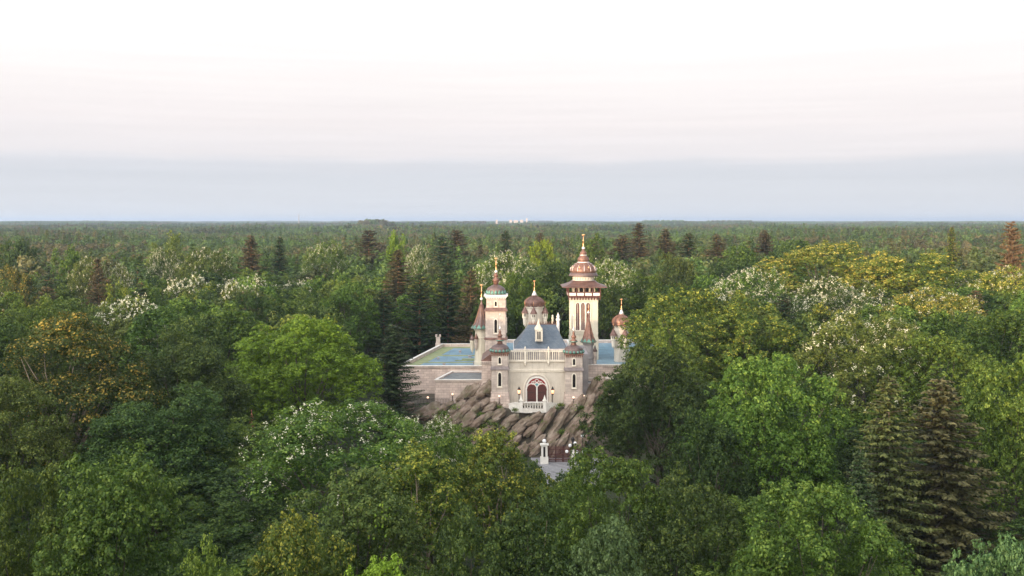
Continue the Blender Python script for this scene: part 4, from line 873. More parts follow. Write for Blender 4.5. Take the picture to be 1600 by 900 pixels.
def shrub(seed, n=420):
    rg = np.random.default_rng(seed); P = rg.normal(size=(n, 3))*np.array([.38, .38, .26])+np.array([0, 0, .35]); return leaf_mesh('rock_shrub', P, rg.normal(size=(n, 3))+np.array([0, 0, .6]), .2, rg.uniform(0, 1, n), (rg.uniform(0, 1, n) < .3)*1.0, rg)
SH = [shrub(900+i) for i in range(3)]
for m_s in SH: m_s.materials.append(G['green'])
for i in range(26):
    px = rr.choice([rr.uniform(650, 790), rr.uniform(800, 940)]); D_ = rr.uniform(165.5, 170.2); x = X(px, D_); o = bpy.data.objects.new('rock_shrub', SH[i % 3]); SC.collection.objects.link(o)
    k = rr.uniform(.6, 1.5); o.location = (x, D_-.35, mound_h(x, D_)+.25); o.scale = (k, k, k*.8); o.rotation_euler = (0, 0, rr.uniform(0, 6)); tag(o, 'small green shrub rooted between the rocks %s the terrace' % ('left of' if px < 800 else 'below or right of'), 'shrub', 'shrubs rooted %s the terrace' % ('left of' if px < 800 else 'below or right of'))
# big smooth buttress of rock at the right
mb = MB(); K = 26; v = []
for j in range(K):
    for i in range(K):
        u = i/(K-1); t = j/(K-1); px = 893+(962-893)*u; h0 = 1-abs(u-.42)/.62; D_ = 164.2+t*5.5; zt = 8.0*t*max(0, h0)**.55+.6*mnoise.noise(Vector((u*6, t*3, 1)))+.35*abs(math.sin(u*14+t*3))*(.4+t)
        v.append((X(px, D_)+.9*t, D_+(1-h0)*1.2, zt-.4))
mb.add(v, [(j*K+i, j*K+i+1, (j+1)*K+i+1, (j+1)*K+i) for j in range(K-1) for i in range(K-1)], 0, True); b = mb.build('rock_buttress', M['rock']); tag(b, kind='structure')

# ------------------------------------------------------------------ gate, fence, lamps on the path
Dk = 160.0; ZZ = lambda p: Z(p, Dk); cx = X(850.5, Dk)
gp = root('gate_pillar', (cx, Dk, 0), 'white stone gate pillar with dark slit opening and silver ball on top', 'pillar')
mb = MB(); mb.box(cx-.62, cx+.62, Dk-.5, Dk+.5, 0, 1.1); mb.box(cx-.48, cx-.17, Dk-.42, Dk+.42, 1.1, ZZ(697)); mb.box(cx+.17, cx+.48, Dk-.42, Dk+.42, 1.1, ZZ(697)); mb.box(cx-.17, cx+.17, Dk-.1, Dk+.42, 1.1, ZZ(697)); mb.box(cx-.48, cx+.48, Dk-.42, Dk+.42, ZZ(697), ZZ(695)); mb.build('shaft', M['white'], gp)
mb = MB(); mb.box(cx-.16, cx+.16, Dk-.16, Dk-.102, 1.15, ZZ(698)); mb.build('slit', M['darkglass'], gp)
mb = MB(); mb.box(cx-.66, cx+.66, Dk-.58, Dk+.58, ZZ(695), ZZ(693.5)); mb.lathe([(.38, ZZ(693.5)), (.3, ZZ(692.5)), (.22, ZZ(692))], cx, Dk, 12); mb.build('cap', M['white'], gp)
mb = MB(); mb.lathe([(.1, ZZ(692)), (.3, ZZ(690.5)), (.33, ZZ(689)), (.25, ZZ(687)), (.03, ZZ(685.8))], cx, Dk, 14); mb.build('ball', M['globe'], gp)
fr = root('fence', (X(872, 161), 161, 0), 'dark red-brown timber fence with rails between the gate pillar and the lamps', 'fence')
mb = MB(); xa, xb = X(857, 161), X(903, 161); n = 26
for i in range(n+1): xx = xa+(xb-xa)*i/n; mb.box(xx-.05, xx+.05, 160.97, 161.03, .1, Z(697.5, 161)+.06*(i % 2))
mb.build('pickets', M['redtimber'], fr)
for k, z_ in enumerate((.5, 1.3, 2.1)): mb = MB(); mb.box(xa, xb, 160.9, 160.965, z_-.06, z_+.06); mb.build('rail', M['redtimber'], fr)
for i in range(5): xx = xa+(xb-xa)*i/4; mb = MB(); mb.box(xx-.1, xx+.1, 161.04, 161.22, 0, Z(695.5, 161)); mb.build('post', M['black'], fr)
cd = root('candelabra_lamp', (X(895, 158), 158, 0), 'ornate black candelabra lamp with white globes on a pale stone pedestal', 'lamp')
ZZ = lambda p: Z(p, 158); cx = X(895, 158)
mb = MB(); mb.box(cx-.32, cx+.32, 157.7, 158.3, 0, ZZ(712)); mb.prism([(cx-.28, 157.74), (cx+.28, 157.74), (cx+.28, 158.26), (cx-.28, 158.26)], ZZ(712), ZZ(702), 0, [(cx-.2, 157.8), (cx+.2, 157.8), (cx+.2, 158.2), (cx-.2, 158.2)]); mb.build('pedestal', M['white'], cd)
mb = MB(); mb.lathe([(.25, ZZ(702)), (.1, ZZ(700)), (.16, ZZ(696)), (.08, ZZ(693)), (.22, ZZ(689)), (.3, ZZ(687)), (.24, ZZ(684.5)), (.03, ZZ(682))], cx, 158, 10)
GL = [(885.5, 705), (890.5, 695.5), (898.5, 692), (901.5, 706), (911.5, 705)]
for gx, gy in GL:
    qx, qz = X(gx, 158), ZZ(gy); mb.tube([(cx, 158, ZZ(698)), ((cx+qx)/2, 157.8, qz-.55), (qx, 157.7, qz-.5), (qx, 157.7, qz-.2)], [.07, .05, .05, .05], 6)
mb.build('arms', M['black'], cd)
for gx, gy in GL: qx, qz = X(gx, 158), ZZ(gy); mb = MB(); mb.lathe([(.05, qz-.25), (.2, qz-.15), (.26, qz+.02), (.2, qz+.2), (.03, qz+.28)], qx, 157.7, 12); mb.build('globe', M['globe'], cd)
gl = root('globe_lamp', (X(910, 162), 162, 0), 'single white globe lamp on a thin dark pole before the rock face', 'lamp'); cx = X(910, 162); zz = Z(681, 162)
mb = MB(); mb.lathe([(.12, 0), (.06, .5), (.045, zz-.35), (.1, zz-.28)], cx, 162, 8); mb.build('pole', M['black'], gl); mb = MB(); mb.lathe([(.05, zz-.3), (.22, zz-.18), (.29, zz), (.22, zz+.2), (.03, zz+.3)], cx, 162, 14); mb.build('globe', M['globe'], gl)
# railing on the grey path left of the annex
rl = root('railing', (X(672, 172.6), 172.6, 7), 'low dark iron railing at the foot of the pale block wall', 'railing')
mb = MB(); xa, xb = X(652, 172.6), X(703, 172.6)
for i in range(22): xx = xa+(xb-xa)*i/21; mb.box(xx-.025, xx+.025, 172.57, 172.63, 6.6, 7.95)
mb.build('bars', M['black'], rl); mb = MB(); mb.box(xa, xb, 172.56, 172.64, 7.95, 8.02); mb.build('rail', M['black'], rl)
# small things glimpsed between the trees
def parasol(px, py, D_, m, label):
    x = X(px, D_); z_ = Z(py, D_); r = root('parasol', (x, D_, terrain(x, D_)), label, 'parasol', 'parasols beyond the wood')
    mb = MB(); mb.lathe([(1.1, z_-.35), (.7, z_-.1), (.1, z_+.3)], x, D_, 8, 0, 0, False); mb.build('canopy', m, r); mb = MB(); mb.lathe([(.05, 0), (.05, z_)], x, D_, 6); mb.build('pole', M['black'], r)
mred = plain('red_canvas', (.55, .05, .04), .8); mteal = plain('teal_canvas', (.10, .32, .30), .8)
parasol(647, 542, 262, mred, 'leftmost red parasol behind the roof of the left wing'); parasol(656, 545, 258, plain('pink_canvas', (.6, .25, .25), .8), 'pink parasol between red ones behind the left wing'); parasol(664, 541, 266, mred, 'red parasol nearest the merloned chimney behind the left wing')
pv = root('pavilion', (X(392, 118), 118, 0), 'small white-roofed pavilion peeking between the trees', 'pavilion'); x = X(392, 118); z_ = Z(732, 118)
mb = MB(); mb.prism([(x-2, 116.5), (x+2, 116.5), (x+2, 120), (x-2, 120)], z_-.6, z_+.3, 0, [(x-.6, 117.6), (x+.6, 117.6), (x+.6, 118.8), (x-.6, 118.8)]); mb.build('roof', M['whitep'], pv)
mb = MB(); mb.box(x-1.8, x+1.8, 116.7, 119.8, 0, z_-.6); mb.build('wall', M['white'], pv)
rs = root('spire_lamp', (X(393, 138), 138, 0), 'tall dark post with red ribbed spire beside the bright green tree', 'lamp'); x = X(393, 138); ZZ = lambda p: Z(p, 138)
mb = MB(); mb.lathe([(.2, 0), (.1, 1), (.09, ZZ(672))], x, 138, 8); mb.build('post', M['black'], rs)
mb = MB(); mb.lathe([(.15, ZZ(672)), (.42, ZZ(668)), (.28, ZZ(664)), (.36, ZZ(661)), (.2, ZZ(656)), (.28, ZZ(653)), (.08, ZZ(647)), (.02, ZZ(640))], x, 138, 10); mb.build('spire', plain('coral_paint', (.55, .16, .12), .5), rs)

# ------------------------------------------------------------------ far landmarks
fac = root('factory', (X(800, 5200), 5200, 0), 'pale sunlit factory buildings on the horizon', 'factory')
for px, w_, h_ in ((776, 9, 44), (798, 14, 43), (806, 22, 41), (815, 16, 43), (823, 7, 52)):
    mb = MB(); x = X(px, 5200); mb.box(x-w_/2, x+w_/2, 5200, 5230, 0, h_); mb.build('block', M['pink'], fac)
ms = root('radio_mast', (X(467, 5000), 5000, 0), 'thin grey radio mast on the far horizon', 'mast'); x = X(467, 5000); mb = MB(); mb.lathe([(3.0, 0), (2.2, 30), (1.5, 70)], x, 5000, 6); mb.build('mast', M['greyw'], ms)

# ------------------------------------------------------------------ trees one can point at
T = tree
# foreground row
T('peaks', 'leafy_tree', 178, 700, 270, 66, 'green', 'tall mid-green tree rising in several peaks at the bottom left')
T('oak', 'leafy_tree', 30, 722, 190, 70, 'green', 'dense green tree cut by the left edge near the bottom corner')
T('thin', 'leafy_tree', 460, 790, 200, 60, 'yellow', 'yellow-green tree with bright shoots at the bottom, left of centre')
T('oak', 'leafy_tree', 330, 850, 160, 55, 'green', 'low green tree at the bottom edge between the left peaks and the yellow-green tree')
T('thin', 'leafy_tree', 650, 690, 220, 84, 'yellow', 'yellow-tipped airy tree overlapping the flowering tree below the annex', bark='bark_pale')
T('thin', 'leafy_tree', 772, 662, 190, 88, 'yellow', 'airy tree with golden tips and pale trunk in front of the terrace', bark='bark_pale')
T('thin', 'leafy_tree', 560, 725, 240, 74, 'olive', 'olive green tree below the white flowering tree')
T('blue' in G and 'thin', 'leafy_tree', 835, 770, 200, 66, 'dark', 'dark blue-green tree at the bottom centre', bark='bark_pale')
T('oak', 'leafy_tree', 955, 692, 225, 80, 'green', 'fresh green tree just right of the gate lamps')
T('oak', 'leafy_tree', 1065, 738, 220, 74, 'dark', 'dark green tree at the bottom, left of the low round one')
T('blue' in G and 'thin', 'leafy_tree', 940, 800, 180, 62, 'blue', 'bluish green tree at the bottom right of centre')
T('round', 'leafy_tree', 1275, 758, 310, 70, 'green', 'low wide round green tree at the bottom right')
T('round', 'leafy_tree', 1550, 832, 210, 60, 'blue', 'blue-green round tree in the bottom right corner')
T('thin', 'leafy_tree', 608, 862, 210, 54, 'bright', 'small bright yellow-green treetop at the bottom edge')
T('oak', 'leafy_tree', 745, 800, 190, 64, 'dark', 'dark leafy tree at the bottom edge left of the blue-green one')
T('oak', 'leafy_tree', 905, 728, 90, 108, 'yellow', 'small green treetop just below the candelabra lamp')
T('oak', 'leafy_tree', 820, 712, 90, 100, 'dark', 'dark leafy treetop just left of the gate pillar')
T('oak', 'leafy_tree', 700, 672, 150, 100, 'green', 'green tree behind the yellow-tipped airy one, under the rocks')
T('oak', 'leafy_tree', 858, 742, 110, 100, 'green', 'green treetop under the grey path')
T('oak', 'leafy_tree', 878, 738, 80, 118, 'dark', 'dark green treetop that hides the near edge of the grey path')
T('oak', 'leafy_tree', 905, 760, 130, 90, 'green', 'green treetop below the candelabra lamp and the small treetop')
# second row
_cnt['flower'] = 0
T('flower', 'flowering_tree', 530, 628, 330, 106, 'green', 'wide spreading tree dotted with white blossom below the left wing')
T('flower', 'flowering_tree', 672, 650, 150, 112, 'green', 'smaller blossom-dotted tree under the left end of the rocks')
T('locust', 'locust_tree', 105, 480, 270, 124, 'orange', 'large tree with sunlit orange-gold sprays on its crown at the left', bark='bark_pale')
T('locust', 'locust_tree', 290, 515, 210, 132, 'dark', 'dark feathery tree between the orange-tipped tree and the bright round tree')
T('locust', 'locust_tree', 20, 580, 200, 112, 'olive', 'olive feathery tree at the left edge under the orange-tipped one')
T('locust', 'locust_tree', 250, 610, 260, 112, 'dark', 'shaded dark tree behind the bottom left peaks')
T('round', 'leafy_tree', 472, 497, 245, 150, 'bright', 'big bright green round tree left of the palace')
T('spruce', 'pine_tree', 614, 505, 125, 166, 'spruce', 'dark layered pine standing against the left end of the palace wall')
T('round', 'leafy_tree', 1030, 535, 215, 128, 'dark', 'tall dense dark green tree touching the right flank of the palace')
T('round', 'leafy_tree', 1205, 556, 250, 106, 'green', 'large green tree with deep clefts in the middle of the right half')
T('oak', 'leafy_tree', 1110, 640, 150, 100, 'dark', 'dark green tree low between the dense dark tree and the large clefted tree')
T('spruce', 'spruce_tree', 1388, 583, 200, 94, 'olivespruce', 'green spruce left of the brownish spruce on the right')
T('spruce', 'spruce_tree', 1472, 588, 270, 96, 'brownspruce', 'tall brownish spruce with spreading layered boughs')
T('round', 'leafy_tree', 1582, 548, 215, 104, 'green', 'broad green tree cut by the right edge')
T('spruce', 'spruce_tree', 1345, 700, 130, 88, 'spruce', 'dark low spruce behind the low wide round tree')
T('oak', 'leafy_tree', 1068, 450, 215, 174, 'yellow', 'tall green tree with sunlit leaves right behind the copper dome turret', bark='bark')
T('oak', 'leafy_tree', 1165, 480, 190, 172, 'yellow', 'sunlit green tree beside the tall one right of the palace')
T('flower', 'flowering_tree', 1350, 488, 235, 150, 'olive', 'wide tree full of cream blossom on the right above the spruces')
T('oak', 'leafy_tree', 1460, 515, 200, 142, 'green', 'green tree with visible forked limbs right of the cream blossoming tree')
T('oak', 'leafy_tree', 1034, 512, 130, 160, 'green', 'green tree edge covering the copper dome turret foot')
T('oak', 'leafy_tree', 985, 606, 110, 146, 'dark', 'dark green tree closing in on the rocks below the palace right flank')
T('flower', 'flowering_tree', 1165, 418, 160, 232, 'green', 'white flowering tree on the skyline of the right slope')
T('oak', 'leafy_tree', 1290, 378, 230, 268, 'gold', 'tall golden sunlit tree topping the right canopy')
T('oak', 'leafy_tree', 1455, 396, 240, 256, 'gold', 'wide sunlit golden tree on the right between the two conifers')
T('flower', 'flowering_tree', 1575, 415, 150, 232, 'gold', 'sunlit golden tree with cream blossom at the right edge')
T('flower', 'flowering_tree', 1310, 432, 170, 215, 'olive', 'pale flowering tree below the golden skyline tree')
T('flower', 'flowering_tree', 1450, 450, 190, 205, 'gold', 'sunlit golden flowering tree below the wide golden one')
T('oak', 'leafy_tree', 1370, 398, 150, 262, 'gold', 'sunlit golden tree between the two largest golden crowns')
T('oak', 'leafy_tree', 1560, 480, 170, 168, 'green', 'green tree at the right edge below the cream blossoms')
# conifers that stand above the canopy
for px, yt, wp, D_, m_, lb in ((1581, 344, 50, 262, 'redfir', 'red-brown conifer rising above the horizon at the right edge'), (1487, 353, 34, 330, 'yellow', 'narrow golden conifer standing above the right canopy'),
    (392, 366, 60, 330, 'rust', 'dark rusty conifer above the left canopy beside the cream blossoms'), (437, 368, 42, 340, 'spruce', 'dark narrow conifer right of the rusty one on the left'),
    (576, 358, 56, 400, 'rust', 'tall rusty conifer in the mid distance left of the palace'), (622, 388, 70, 262, 'rust', 'brown conifer with bare top left of the palace towers'),
    (714, 357, 50, 420, 'rust', 'slender rusty conifer far behind the conical tower'), (790, 358, 48, 430, 'spruce', 'dark conifer far behind the square tower'),
    (845, 362, 48, 410, 'rust', 'rusty conifer far behind between the palace towers'), (998, 347, 56, 430, 'rust', 'tallest dark conifer right of the great tower near the horizon'),
    (972, 366, 60, 380, 'rust', 'brown conifer just right of the great tower spire'), (1040, 356, 56, 400, 'rust', 'brown conifer second right of the tallest one'), (1075, 362, 60, 390, 'spruce', 'broad dark conifer behind the right-hand wood'),
    (1120, 364, 60, 385, 'rust', 'rusty conifer with bare trunk behind the right-hand wood'), (1195, 358, 50, 420, 'rust', 'orange-brown conifer in the distance above the white flowering tree'), (690, 366, 60, 380, 'spruce', 'dark green conifer behind the left wing'),
    (928, 372, 46, 380, 'rust', 'short rusty conifer directly behind the great tower dome')):
    T('spruce' if px % 3 else 'fir', 'conifer_tree', px, yt, wp*1.45, D_, m_, lb, bark='bark_orange')
# tall wood right behind the palace
rb = random.Random(12)
for px, yt, wp, D_, k_, m_, lb in ((655, 425, 90, 236, 'fir', 'spruce', 'dark pine with tall bare trunk behind the left wing roof'), (700, 400, 80, 246, 'fir', 'spruce', 'dark tall pine left of the conical tower'), (735, 420, 70, 234, 'fir', 'rust', 'brownish pine with bare trunk beside the conical tower spire'),
    (795, 392, 120, 262, 'flower', 'green', 'green tree with pale blossom crown behind the square tower'), (860, 410, 120, 250, 'round', 'dark', 'dark dense tree behind the domed middle tower'), (815, 425, 100, 240, 'round', 'green', 'green tree between the square tower and the middle dome'),
    (880, 415, 90, 256, 'flower', 'green', 'tree with white blossom left of the great tower dome'), (960, 405, 110, 252, 'flower', 'green', 'pale flowering tree right of the great tower dome'), (1000, 425, 100, 244, 'oak', 'green', 'rounded green tree behind the far right copper dome'),
    (945, 440, 90, 236, 'oak', 'dark', 'dark tree filling the gap right of the great tower'), (1060, 395, 90, 280, 'oak', 'olive', 'olive round-headed tree behind the right copper dome'), (1140, 400, 90, 300, 'oak', 'dark', 'dark tree left of the white flowering skyline tree'),
    (770, 450, 70, 232, 'oak', 'dark', 'dark tree low behind the square tower'), (600, 450, 90, 226, 'fir', 'spruce', 'dark conifer behind the small pine at the left end of the palace')):
    T(k_, 'pine_tree' if k_ == 'fir' else ('flowering_tree' if k_ == 'flower' else 'leafy_tree'), px, yt, wp, D_, m_, lb, bark='bark_orange' if k_ == 'fir' else 'bark')
# cream flowering clumps on the left
for px, yt, wp, D_, lb in ((135, 400, 70, 275, 'pale flowering tree at the left, behind the golden sprays'), (255, 388, 60, 292, 'white flowering tree left of the widest cream crown'), (318, 386, 110, 290, 'widest cream-pink flowering tree beside the rusty conifer'), (190, 412, 60, 262, 'small white flowering tree in the left canopy'),
    (510, 375, 80, 330, 'pale yellow-green flowering tree left of the tall rusty conifer'), (652, 382, 50, 330, 'small pale flowering tree behind the brown conifer')):
    T('flower', 'flowering_tree', px, yt, wp, D_, 'olive', lb)
for px, yt, wp, D_, m_, lb in ((28, 415, 70, 240, 'orange', 'tree with sunlit golden hanging sprays at the far left'), (185, 440, 70, 215, 'yellow', 'tree with yellow tips in the left canopy'), (400, 455, 110, 200, 'dark', 'dark mounded tree behind the bright round tree'), (545, 440, 100, 222, 'green', 'round green tree left of the pines')):
    T('oak', 'leafy_tree', px, yt, wp, D_, m_, lb)
for px, yt, wp, D_, m_, lb in ((310, 488, 110, 168, 'dark', 'dark feathery treetop between the orange-tipped tree and the bright round tree, rear one'), (60, 470, 90, 175, 'green', 'green tree behind the left shoulder of the orange-tipped tree'),
    (265, 362, 70, 345, 'olive', 'round olive tree high in the left canopy above the white blossoms'), (30, 374, 70, 330, 'dark', 'dark round tree on the far left near the horizon'), (850, 372, 50, 345, 'bright', 'bright green round tree far behind the middle dome'),
    (620, 362, 40, 400, 'bright', 'bright green round tree far behind beside the tallest left conifer'), (925, 366, 60, 350, 'green', 'fresh green tree just right of the great tower spire'), (1160, 382, 70, 320, 'green', 'green round tree behind the white flowering skyline tree'),
    (1240, 372, 80, 330, 'dark', 'dark tree behind the left shoulder of the tall golden tree'), (105, 385, 60, 310, 'green', 'green round tree left of the pale flowering tree')):
    T('mid', 'leafy_tree', px, yt, wp, D_, m_, lb)
# unseen neighbours left of and behind the camera that shade the foreground
listed = [(o.location.x, o.location.y, o.scale.x*7) for o in SC.objects if o.type == 'EMPTY' and o.get('category') == 'tree']

# ------------------------------------------------------------------ the rest of the wood, tree by tree
rf = random.Random(77)
def filltop(px, D_): return 345+(HC-23)*1600/D_
pts = [(x, y, r*.55) for x, y, r in listed]; nfill = 0
BIN = lambda px: 'left of the palace' if px < 600 else ('behind the palace' if px < 1000 else 'right of the palace')
cand = []
for Dlo, Dhi, sp_ in ((58, 175, 11.5), (175, 312, 12.2)):
    yy = Dlo
    while yy < Dhi:
        w_ = yy*.5*1.06+6; xx = -w_+rf.uniform(0, sp_)
        while xx < w_: cand.append((xx+rf.uniform(-2.6, 2.6), yy+rf.uniform(-2.6, 2.6), sp_)); xx += sp_
        yy += sp_*.87
for x, y, sp_ in cand:
    px = 800+x*1600/y
    if -27 < x < 30 and 148 < y < 224: continue
    if any((x-a)**2+(y-b)**2 < (c+2.2)**2 for a, b, c in pts): continue
    top = rf.uniform(19.5, 24.5) if y > 175 else rf.uniform(9.5, 14.5)
    rad = rf.uniform(6.2, 8.2)
    hz = rad*1600/y
    if y < 230 and 590 < px+hz and px-hz < 1000:     # keep the view of the palace and its rock open
        lim = 655 if px < 780 else 735
        if 1 and y > 115: continue
        top = min(top, HC-(lim+25-345)*y/1600)
        if top < 6: continue
    if y < 175 and px > 1000: top = min(top+1, 16)
    nz = mnoise.noise(Vector((x*.012, y*.012, 3.1)))
    con = (y > 200 and (nz > .16 or (600 < px < 1250 and nz > -.12 and y > 255)))
    if con and rf.random() < (.75 if (930 < px < 1260 or 590 < px < 770) and y > 228 else .33):
        m_ = 'rust' if rf.random() < .55 else 'spruce'; T('midfir' if y > 250 else 'fir', 'conifer_tree', 0, 0, 0, y, m_, ('rusty brown' if m_ == 'rust' else 'dark green')+' conifer among the crowded treetops '+BIN(px), 'crowded conifers '+BIN(px), 'bark_orange', xw=x, htop=top+rf.uniform(1, 5), rad=rf.uniform(4.2, 5.8), rng=rf)
    elif rf.random() < .07 and y > 190:
        T('midflower', 'flowering_tree', 0, 0, 0, y, 'olive', 'tree pale with blossom among the crowded treetops '+BIN(px), 'blossoming trees '+BIN(px), xw=x, htop=top, rad=rad, rng=rf)
    else:
        m_ = rf.choices(['green', 'dark', 'olive', 'yellow'], ([1, 6, 0, 0] if y < 175 else ([5, 3, 3, 1] if px < 1000 else [4, 2, 3, 3])))[0]
        nm = {'green': 'round mid-green leafy tree', 'dark': 'round dark green leafy tree', 'olive': 'round olive green leafy tree', 'yellow': 'round yellow-green leafy tree'}[m_]
        band = 'near' if y < 175 else 'mid'
        lab = nm+(' filling the gaps between the nearer trees ' if y < 175 else ' among the crowded treetops ')+BIN(px)
        T('oak' if y < 175 else 'mid', 'leafy_tree', 0, 0, 0, y, m_, lab, ('nearer gap-filling trees ' if y < 175 else 'crowded leafy trees ')+BIN(px), xw=x, htop=top, rad=rad, rng=rf)
    nfill += 1
# neighbours outside the frame on the sunward side: they keep the low sun off the foreground
for i in range(46):
    t = i/45; x = -38-75*t+rf.uniform(-6, 6)-30*(i % 2); y = -20+190*t+rf.uniform(-6, 6)
    if abs(x) < .5*y+12: x = -(.5*y+14)
    T('mid', 'woodland_tree', 0, 0, 0, y, 'green', 'leafy tree of the wood beyond the left edge of the picture', 'trees beyond the left edge', xw=x, htop=rf.uniform(27, 31), rad=8, rng=rf)
for i in range(26):
    x = -60+6.2*i+rf.uniform(-2, 2); y = -35+rf.uniform(-8, 8)
    T('mid', 'woodland_tree', 0, 0, 0, y, 'green', 'leafy tree of the wood behind the viewpoint', 'trees behind the viewpoint', xw=x, htop=rf.uniform(26, 29), rad=8, rng=rf)
print('fill trees', nfill)

# ------------------------------------------------------------------ far forest: one mass nobody could count
def lump(seed, nl, R, H, nt_, nlf, size, cx=0, cy=0):
    me, tm, fm, h, r = broadleaf(seed, H=H, R=R, base=.15, nl=nl, nt_=nt_, nlf=nlf, size=size, tr=R*.14, lob=.26, core=1)
    V = np.empty(len(me.vertices)*3, np.float32); me.vertices.foreach_get('co', V); V = V.reshape(-1, 3)
    ti = np.empty(len(me.polygons), np.float32); me.attributes['tint'].data.foreach_get('value', ti); bpy.data.meshes.remove(me); bpy.data.meshes.remove(tm)
    return V+np.array([cx, cy, 0]), ti
def conel(seed, R, H, n, size, cx=0, cy=0):
    rg = np.random.default_rng(seed); me, tm, _, _, _ = spruce(seed, H=H, R=R, base=.2, step=H/n, nb=6, size=size, dens=.35, ragged=.35, per=2, power=.7)
    V = np.empty(len(me.vertices)*3, np.float32); me.vertices.foreach_get('co', V); V = V.reshape(-1, 3)
    ti = np.empty(len(me.polygons), np.float32); me.attributes['tint'].data.foreach_get('value', ti); bpy.data.meshes.remove(me); bpy.data.meshes.remove(tm)
    return V+np.array([cx, cy, 0]), ti
protos = []
rp_ = random.Random(3)
for k in range(3): protos.append(lump(200+k, 40, 7.4, 21, 6, 9, .95))
for k in range(2): protos.append(conel(210+k, 4.2, 25, 20, 1.25))
for k in range(3):      # 45 m patches
    vs, ts = [], []
    for i in range(5):
        for j in range(5):
            h = rp_.uniform(17, 24); cx_, cy_ = (i-2)*9+rp_.uniform(-3, 3), (j-2)*9+rp_.uniform(-3, 3)
            a, b = lump(300+k*40+i*5+j, 16, 6.2, h, 4, 5, 2.0, cx_, cy_) if rp_.random() < .88 else conel(300+k*40+i*5+j, 3.8, h+3, 9, 2.2, cx_, cy_)
            vs.append(a); ts.append(b)
    protos.append((np.concatenate(vs), np.concatenate(ts)))
for k in range(2):      # 150 m patches
    vs, ts = [], []
    for i in range(13):
        for j in range(13):
            h = rp_.uniform(16, 24); a, b = lump(500+(i*13+j) % 7, 9, 7.5, h, 3, 3, 4.0, (i-6)*11.5+rp_.uniform(-4, 4), (j-6)*11.5+rp_.uniform(-4, 4)); vs.append(a); ts.append(b)
    protos.append((np.concatenate(vs), np.concatenate(ts)))
V = []; ti = []; pid = []
for k, (v_, t_) in enumerate(protos): V.append(v_); ti.append(t_); pid.append(np.full(len(v_), k+1))
NV = sum(len(v_) for v_ in V); NF = NV//4
P_ = []
def ring(D0, D1, sp_, kinds, wts, hz, margin=1.05):
    y = D0
    while y < D1:
        w_ = y*.5*margin+sp_; x = -w_+rf.uniform(0, sp_)
        while x < w_:
            a, b = x+rf.uniform(-.28, .28)*sp_, y+rf.uniform(-.28, .28)*sp_
            nz = mnoise.noise(Vector((a*.004, b*.004, .7))); k = rf.choices(kinds, wts)[0]
            if k in (4, 5) and nz < -.05 and rf.random() < .8: k = 1+rf.randrange(3)
            if k in (1, 2, 3) and nz > .3 and rf.random() < .15: k = 4+rf.randrange(2)
            P_.append((a, b, terrain(a, b), k, rf.uniform(.85, 1.15)+hz*nz)); x += sp_
        y += sp_*.88
ring(314, 1300, 10.0, [1, 2, 3, 4, 5], [5, 5, 5, 1, 1], .25)
ring(1300, 3800, 42, [6, 7, 8], [1, 1, 1], .5)
ring(3800, 14000, 135, [9, 10], [1, 1], .8)
for i in range(70): a, b = -296+rf.uniform(-58, 58), 2170+rf.uniform(-60, 60); P_.append((a, b, terrain(a, b), 1+rf.randrange(3), rf.uniform(.85, 1.1)))
NP = len(P_); print('far points', NP, 'proto faces', NF)
me = bpy.data.meshes.new('far_forest'); me.vertices.add(NV+NP)
co = np.concatenate(V+[np.array([p[:3] for p in P_])]).astype(np.float32); me.vertices.foreach_set('co', co.reshape(-1))
me.loops.add(NV); me.loops.foreach_set('vertex_index', np.arange(NV, dtype=np.int32)); me.polygons.add(NF); me.polygons.foreach_set('loop_start', np.arange(0, NV, 4, dtype=np.int32))
a = me.attributes.new('tint', 'FLOAT', 'FACE'); a.data.foreach_set('value', np.concatenate(ti).astype(np.float32))
a = me.attributes.new('pid', 'INT', 'POINT'); a.data.foreach_set('value', np.concatenate(pid+[np.array([-p[3] for p in P_])]).astype(np.int32))
a = me.attributes.new('psc', 'FLOAT', 'POINT'); a.data.foreach_set('value', np.concatenate([np.ones(NV), np.array([p[4] for p in P_])]).astype(np.float32))
me.materials.append(G['far']); me.update(calc_edges=True)
ff = bpy.data.objects.new('far_forest', me); SC.collection.objects.link(ff)
tag(ff, 'unbroken green and brown forest canopy reaching to the horizon', 'forest', kind='stuff')
ng = bpy.data.node_groups.new('scatter_canopy', 'GeometryNodeTree'); ng.interface.new_socket('Geometry', in_out='INPUT', socket_type='NodeSocketGeometry'); ng.interface.new_socket('Geometry', in_out='OUTPUT', socket_type='NodeSocketGeometry')
gi_, go = ng.nodes.new('NodeGroupInput'), ng.nodes.new('NodeGroupOutput'); jn = ng.nodes.new('GeometryNodeJoinGeometry')
def named(nm, t): n = ng.nodes.new('GeometryNodeInputNamedAttribute'); n.data_type = t; n.inputs[0].default_value = nm; return n.outputs[0]
def eq(val):
    c = ng.nodes.new('FunctionNodeCompare'); c.data_type = 'INT'; c.operation = 'EQUAL'; ng.links.new(named('pid', 'INT'), c.inputs[2]); c.inputs[3].default_value = val; return c.outputs[0]
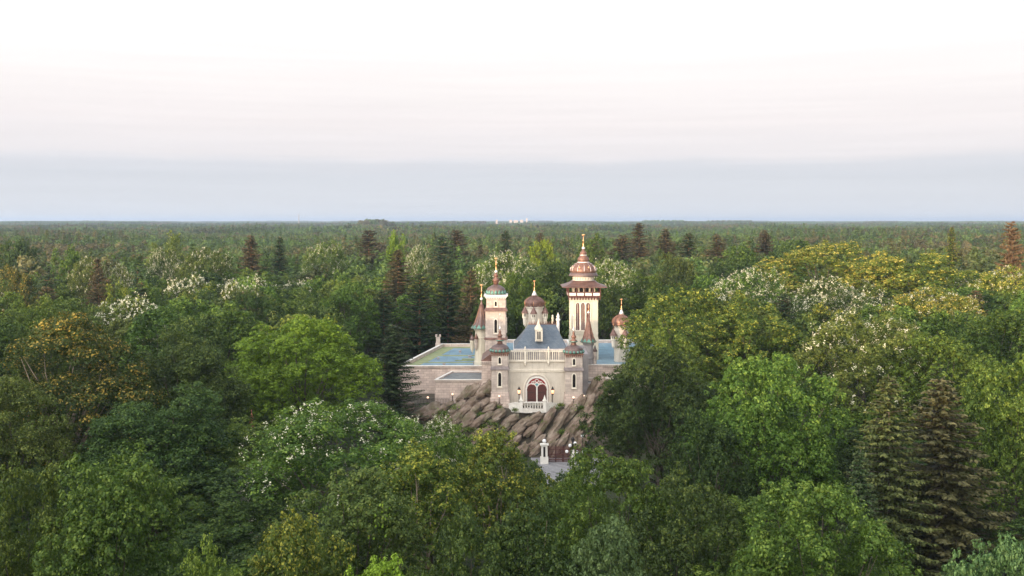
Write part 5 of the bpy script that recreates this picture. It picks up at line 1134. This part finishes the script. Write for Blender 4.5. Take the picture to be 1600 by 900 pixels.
rv = ng.nodes.new('FunctionNodeRandomValue'); rv.data_type = 'FLOAT_VECTOR'; rv.inputs[0].default_value = (0, 0, 0); rv.inputs[1].default_value = (0, 0, 6.283)
for k in range(1, len(protos)+1):
    s1 = ng.nodes.new('GeometryNodeSeparateGeometry'); ng.links.new(gi_.outputs[0], s1.inputs[0]); ng.links.new(eq(k), s1.inputs[1])
    s2 = ng.nodes.new('GeometryNodeSeparateGeometry'); ng.links.new(gi_.outputs[0], s2.inputs[0]); ng.links.new(eq(-k), s2.inputs[1])
    ip = ng.nodes.new('GeometryNodeInstanceOnPoints'); ng.links.new(s2.outputs[0], ip.inputs['Points']); ng.links.new(s1.outputs[0], ip.inputs['Instance'])
    if k < 9: ng.links.new(rv.outputs[0], ip.inputs['Rotation'])
    cx_ = ng.nodes.new('ShaderNodeCombineXYZ')
    if k < 6: ng.links.new(named('psc', 'FLOAT'), cx_.inputs[0]); ng.links.new(named('psc', 'FLOAT'), cx_.inputs[1])
    else: cx_.inputs[0].default_value = 1.12; cx_.inputs[1].default_value = 1.12
    ng.links.new(named('psc', 'FLOAT'), cx_.inputs[2]); ng.links.new(cx_.outputs[0], ip.inputs['Scale']); ng.links.new(ip.outputs[0], jn.inputs[0])
ng.links.new(jn.outputs[0], go.inputs[0])
md = ff.modifiers.new('scatter', 'NODES'); md.node_group = ng

# ------------------------------------------------------------------ haze
mb = MB(); mb.box(-16000, 16000, -400, 16500, -1.5, 78); hz_ = mb.build('haze', []); tag(hz_, 'thin pale blue evening haze over the forest', 'haze', kind='stuff')
m = bpy.data.materials.new('haze'); m.use_nodes = True; nt = m.node_tree; nt.nodes.clear(); o_ = N(nt, 'ShaderNodeOutputMaterial'); v_ = N(nt, 'ShaderNodeVolumePrincipled')
v_.inputs['Density'].default_value = .00010; v_.inputs['Color'].default_value = (.60, .76, 1.0, 1); v_.inputs['Anisotropy'].default_value = .2; L(nt, v_.outputs[0], o_.inputs['Volume'])
hz_.data.materials.append(m)
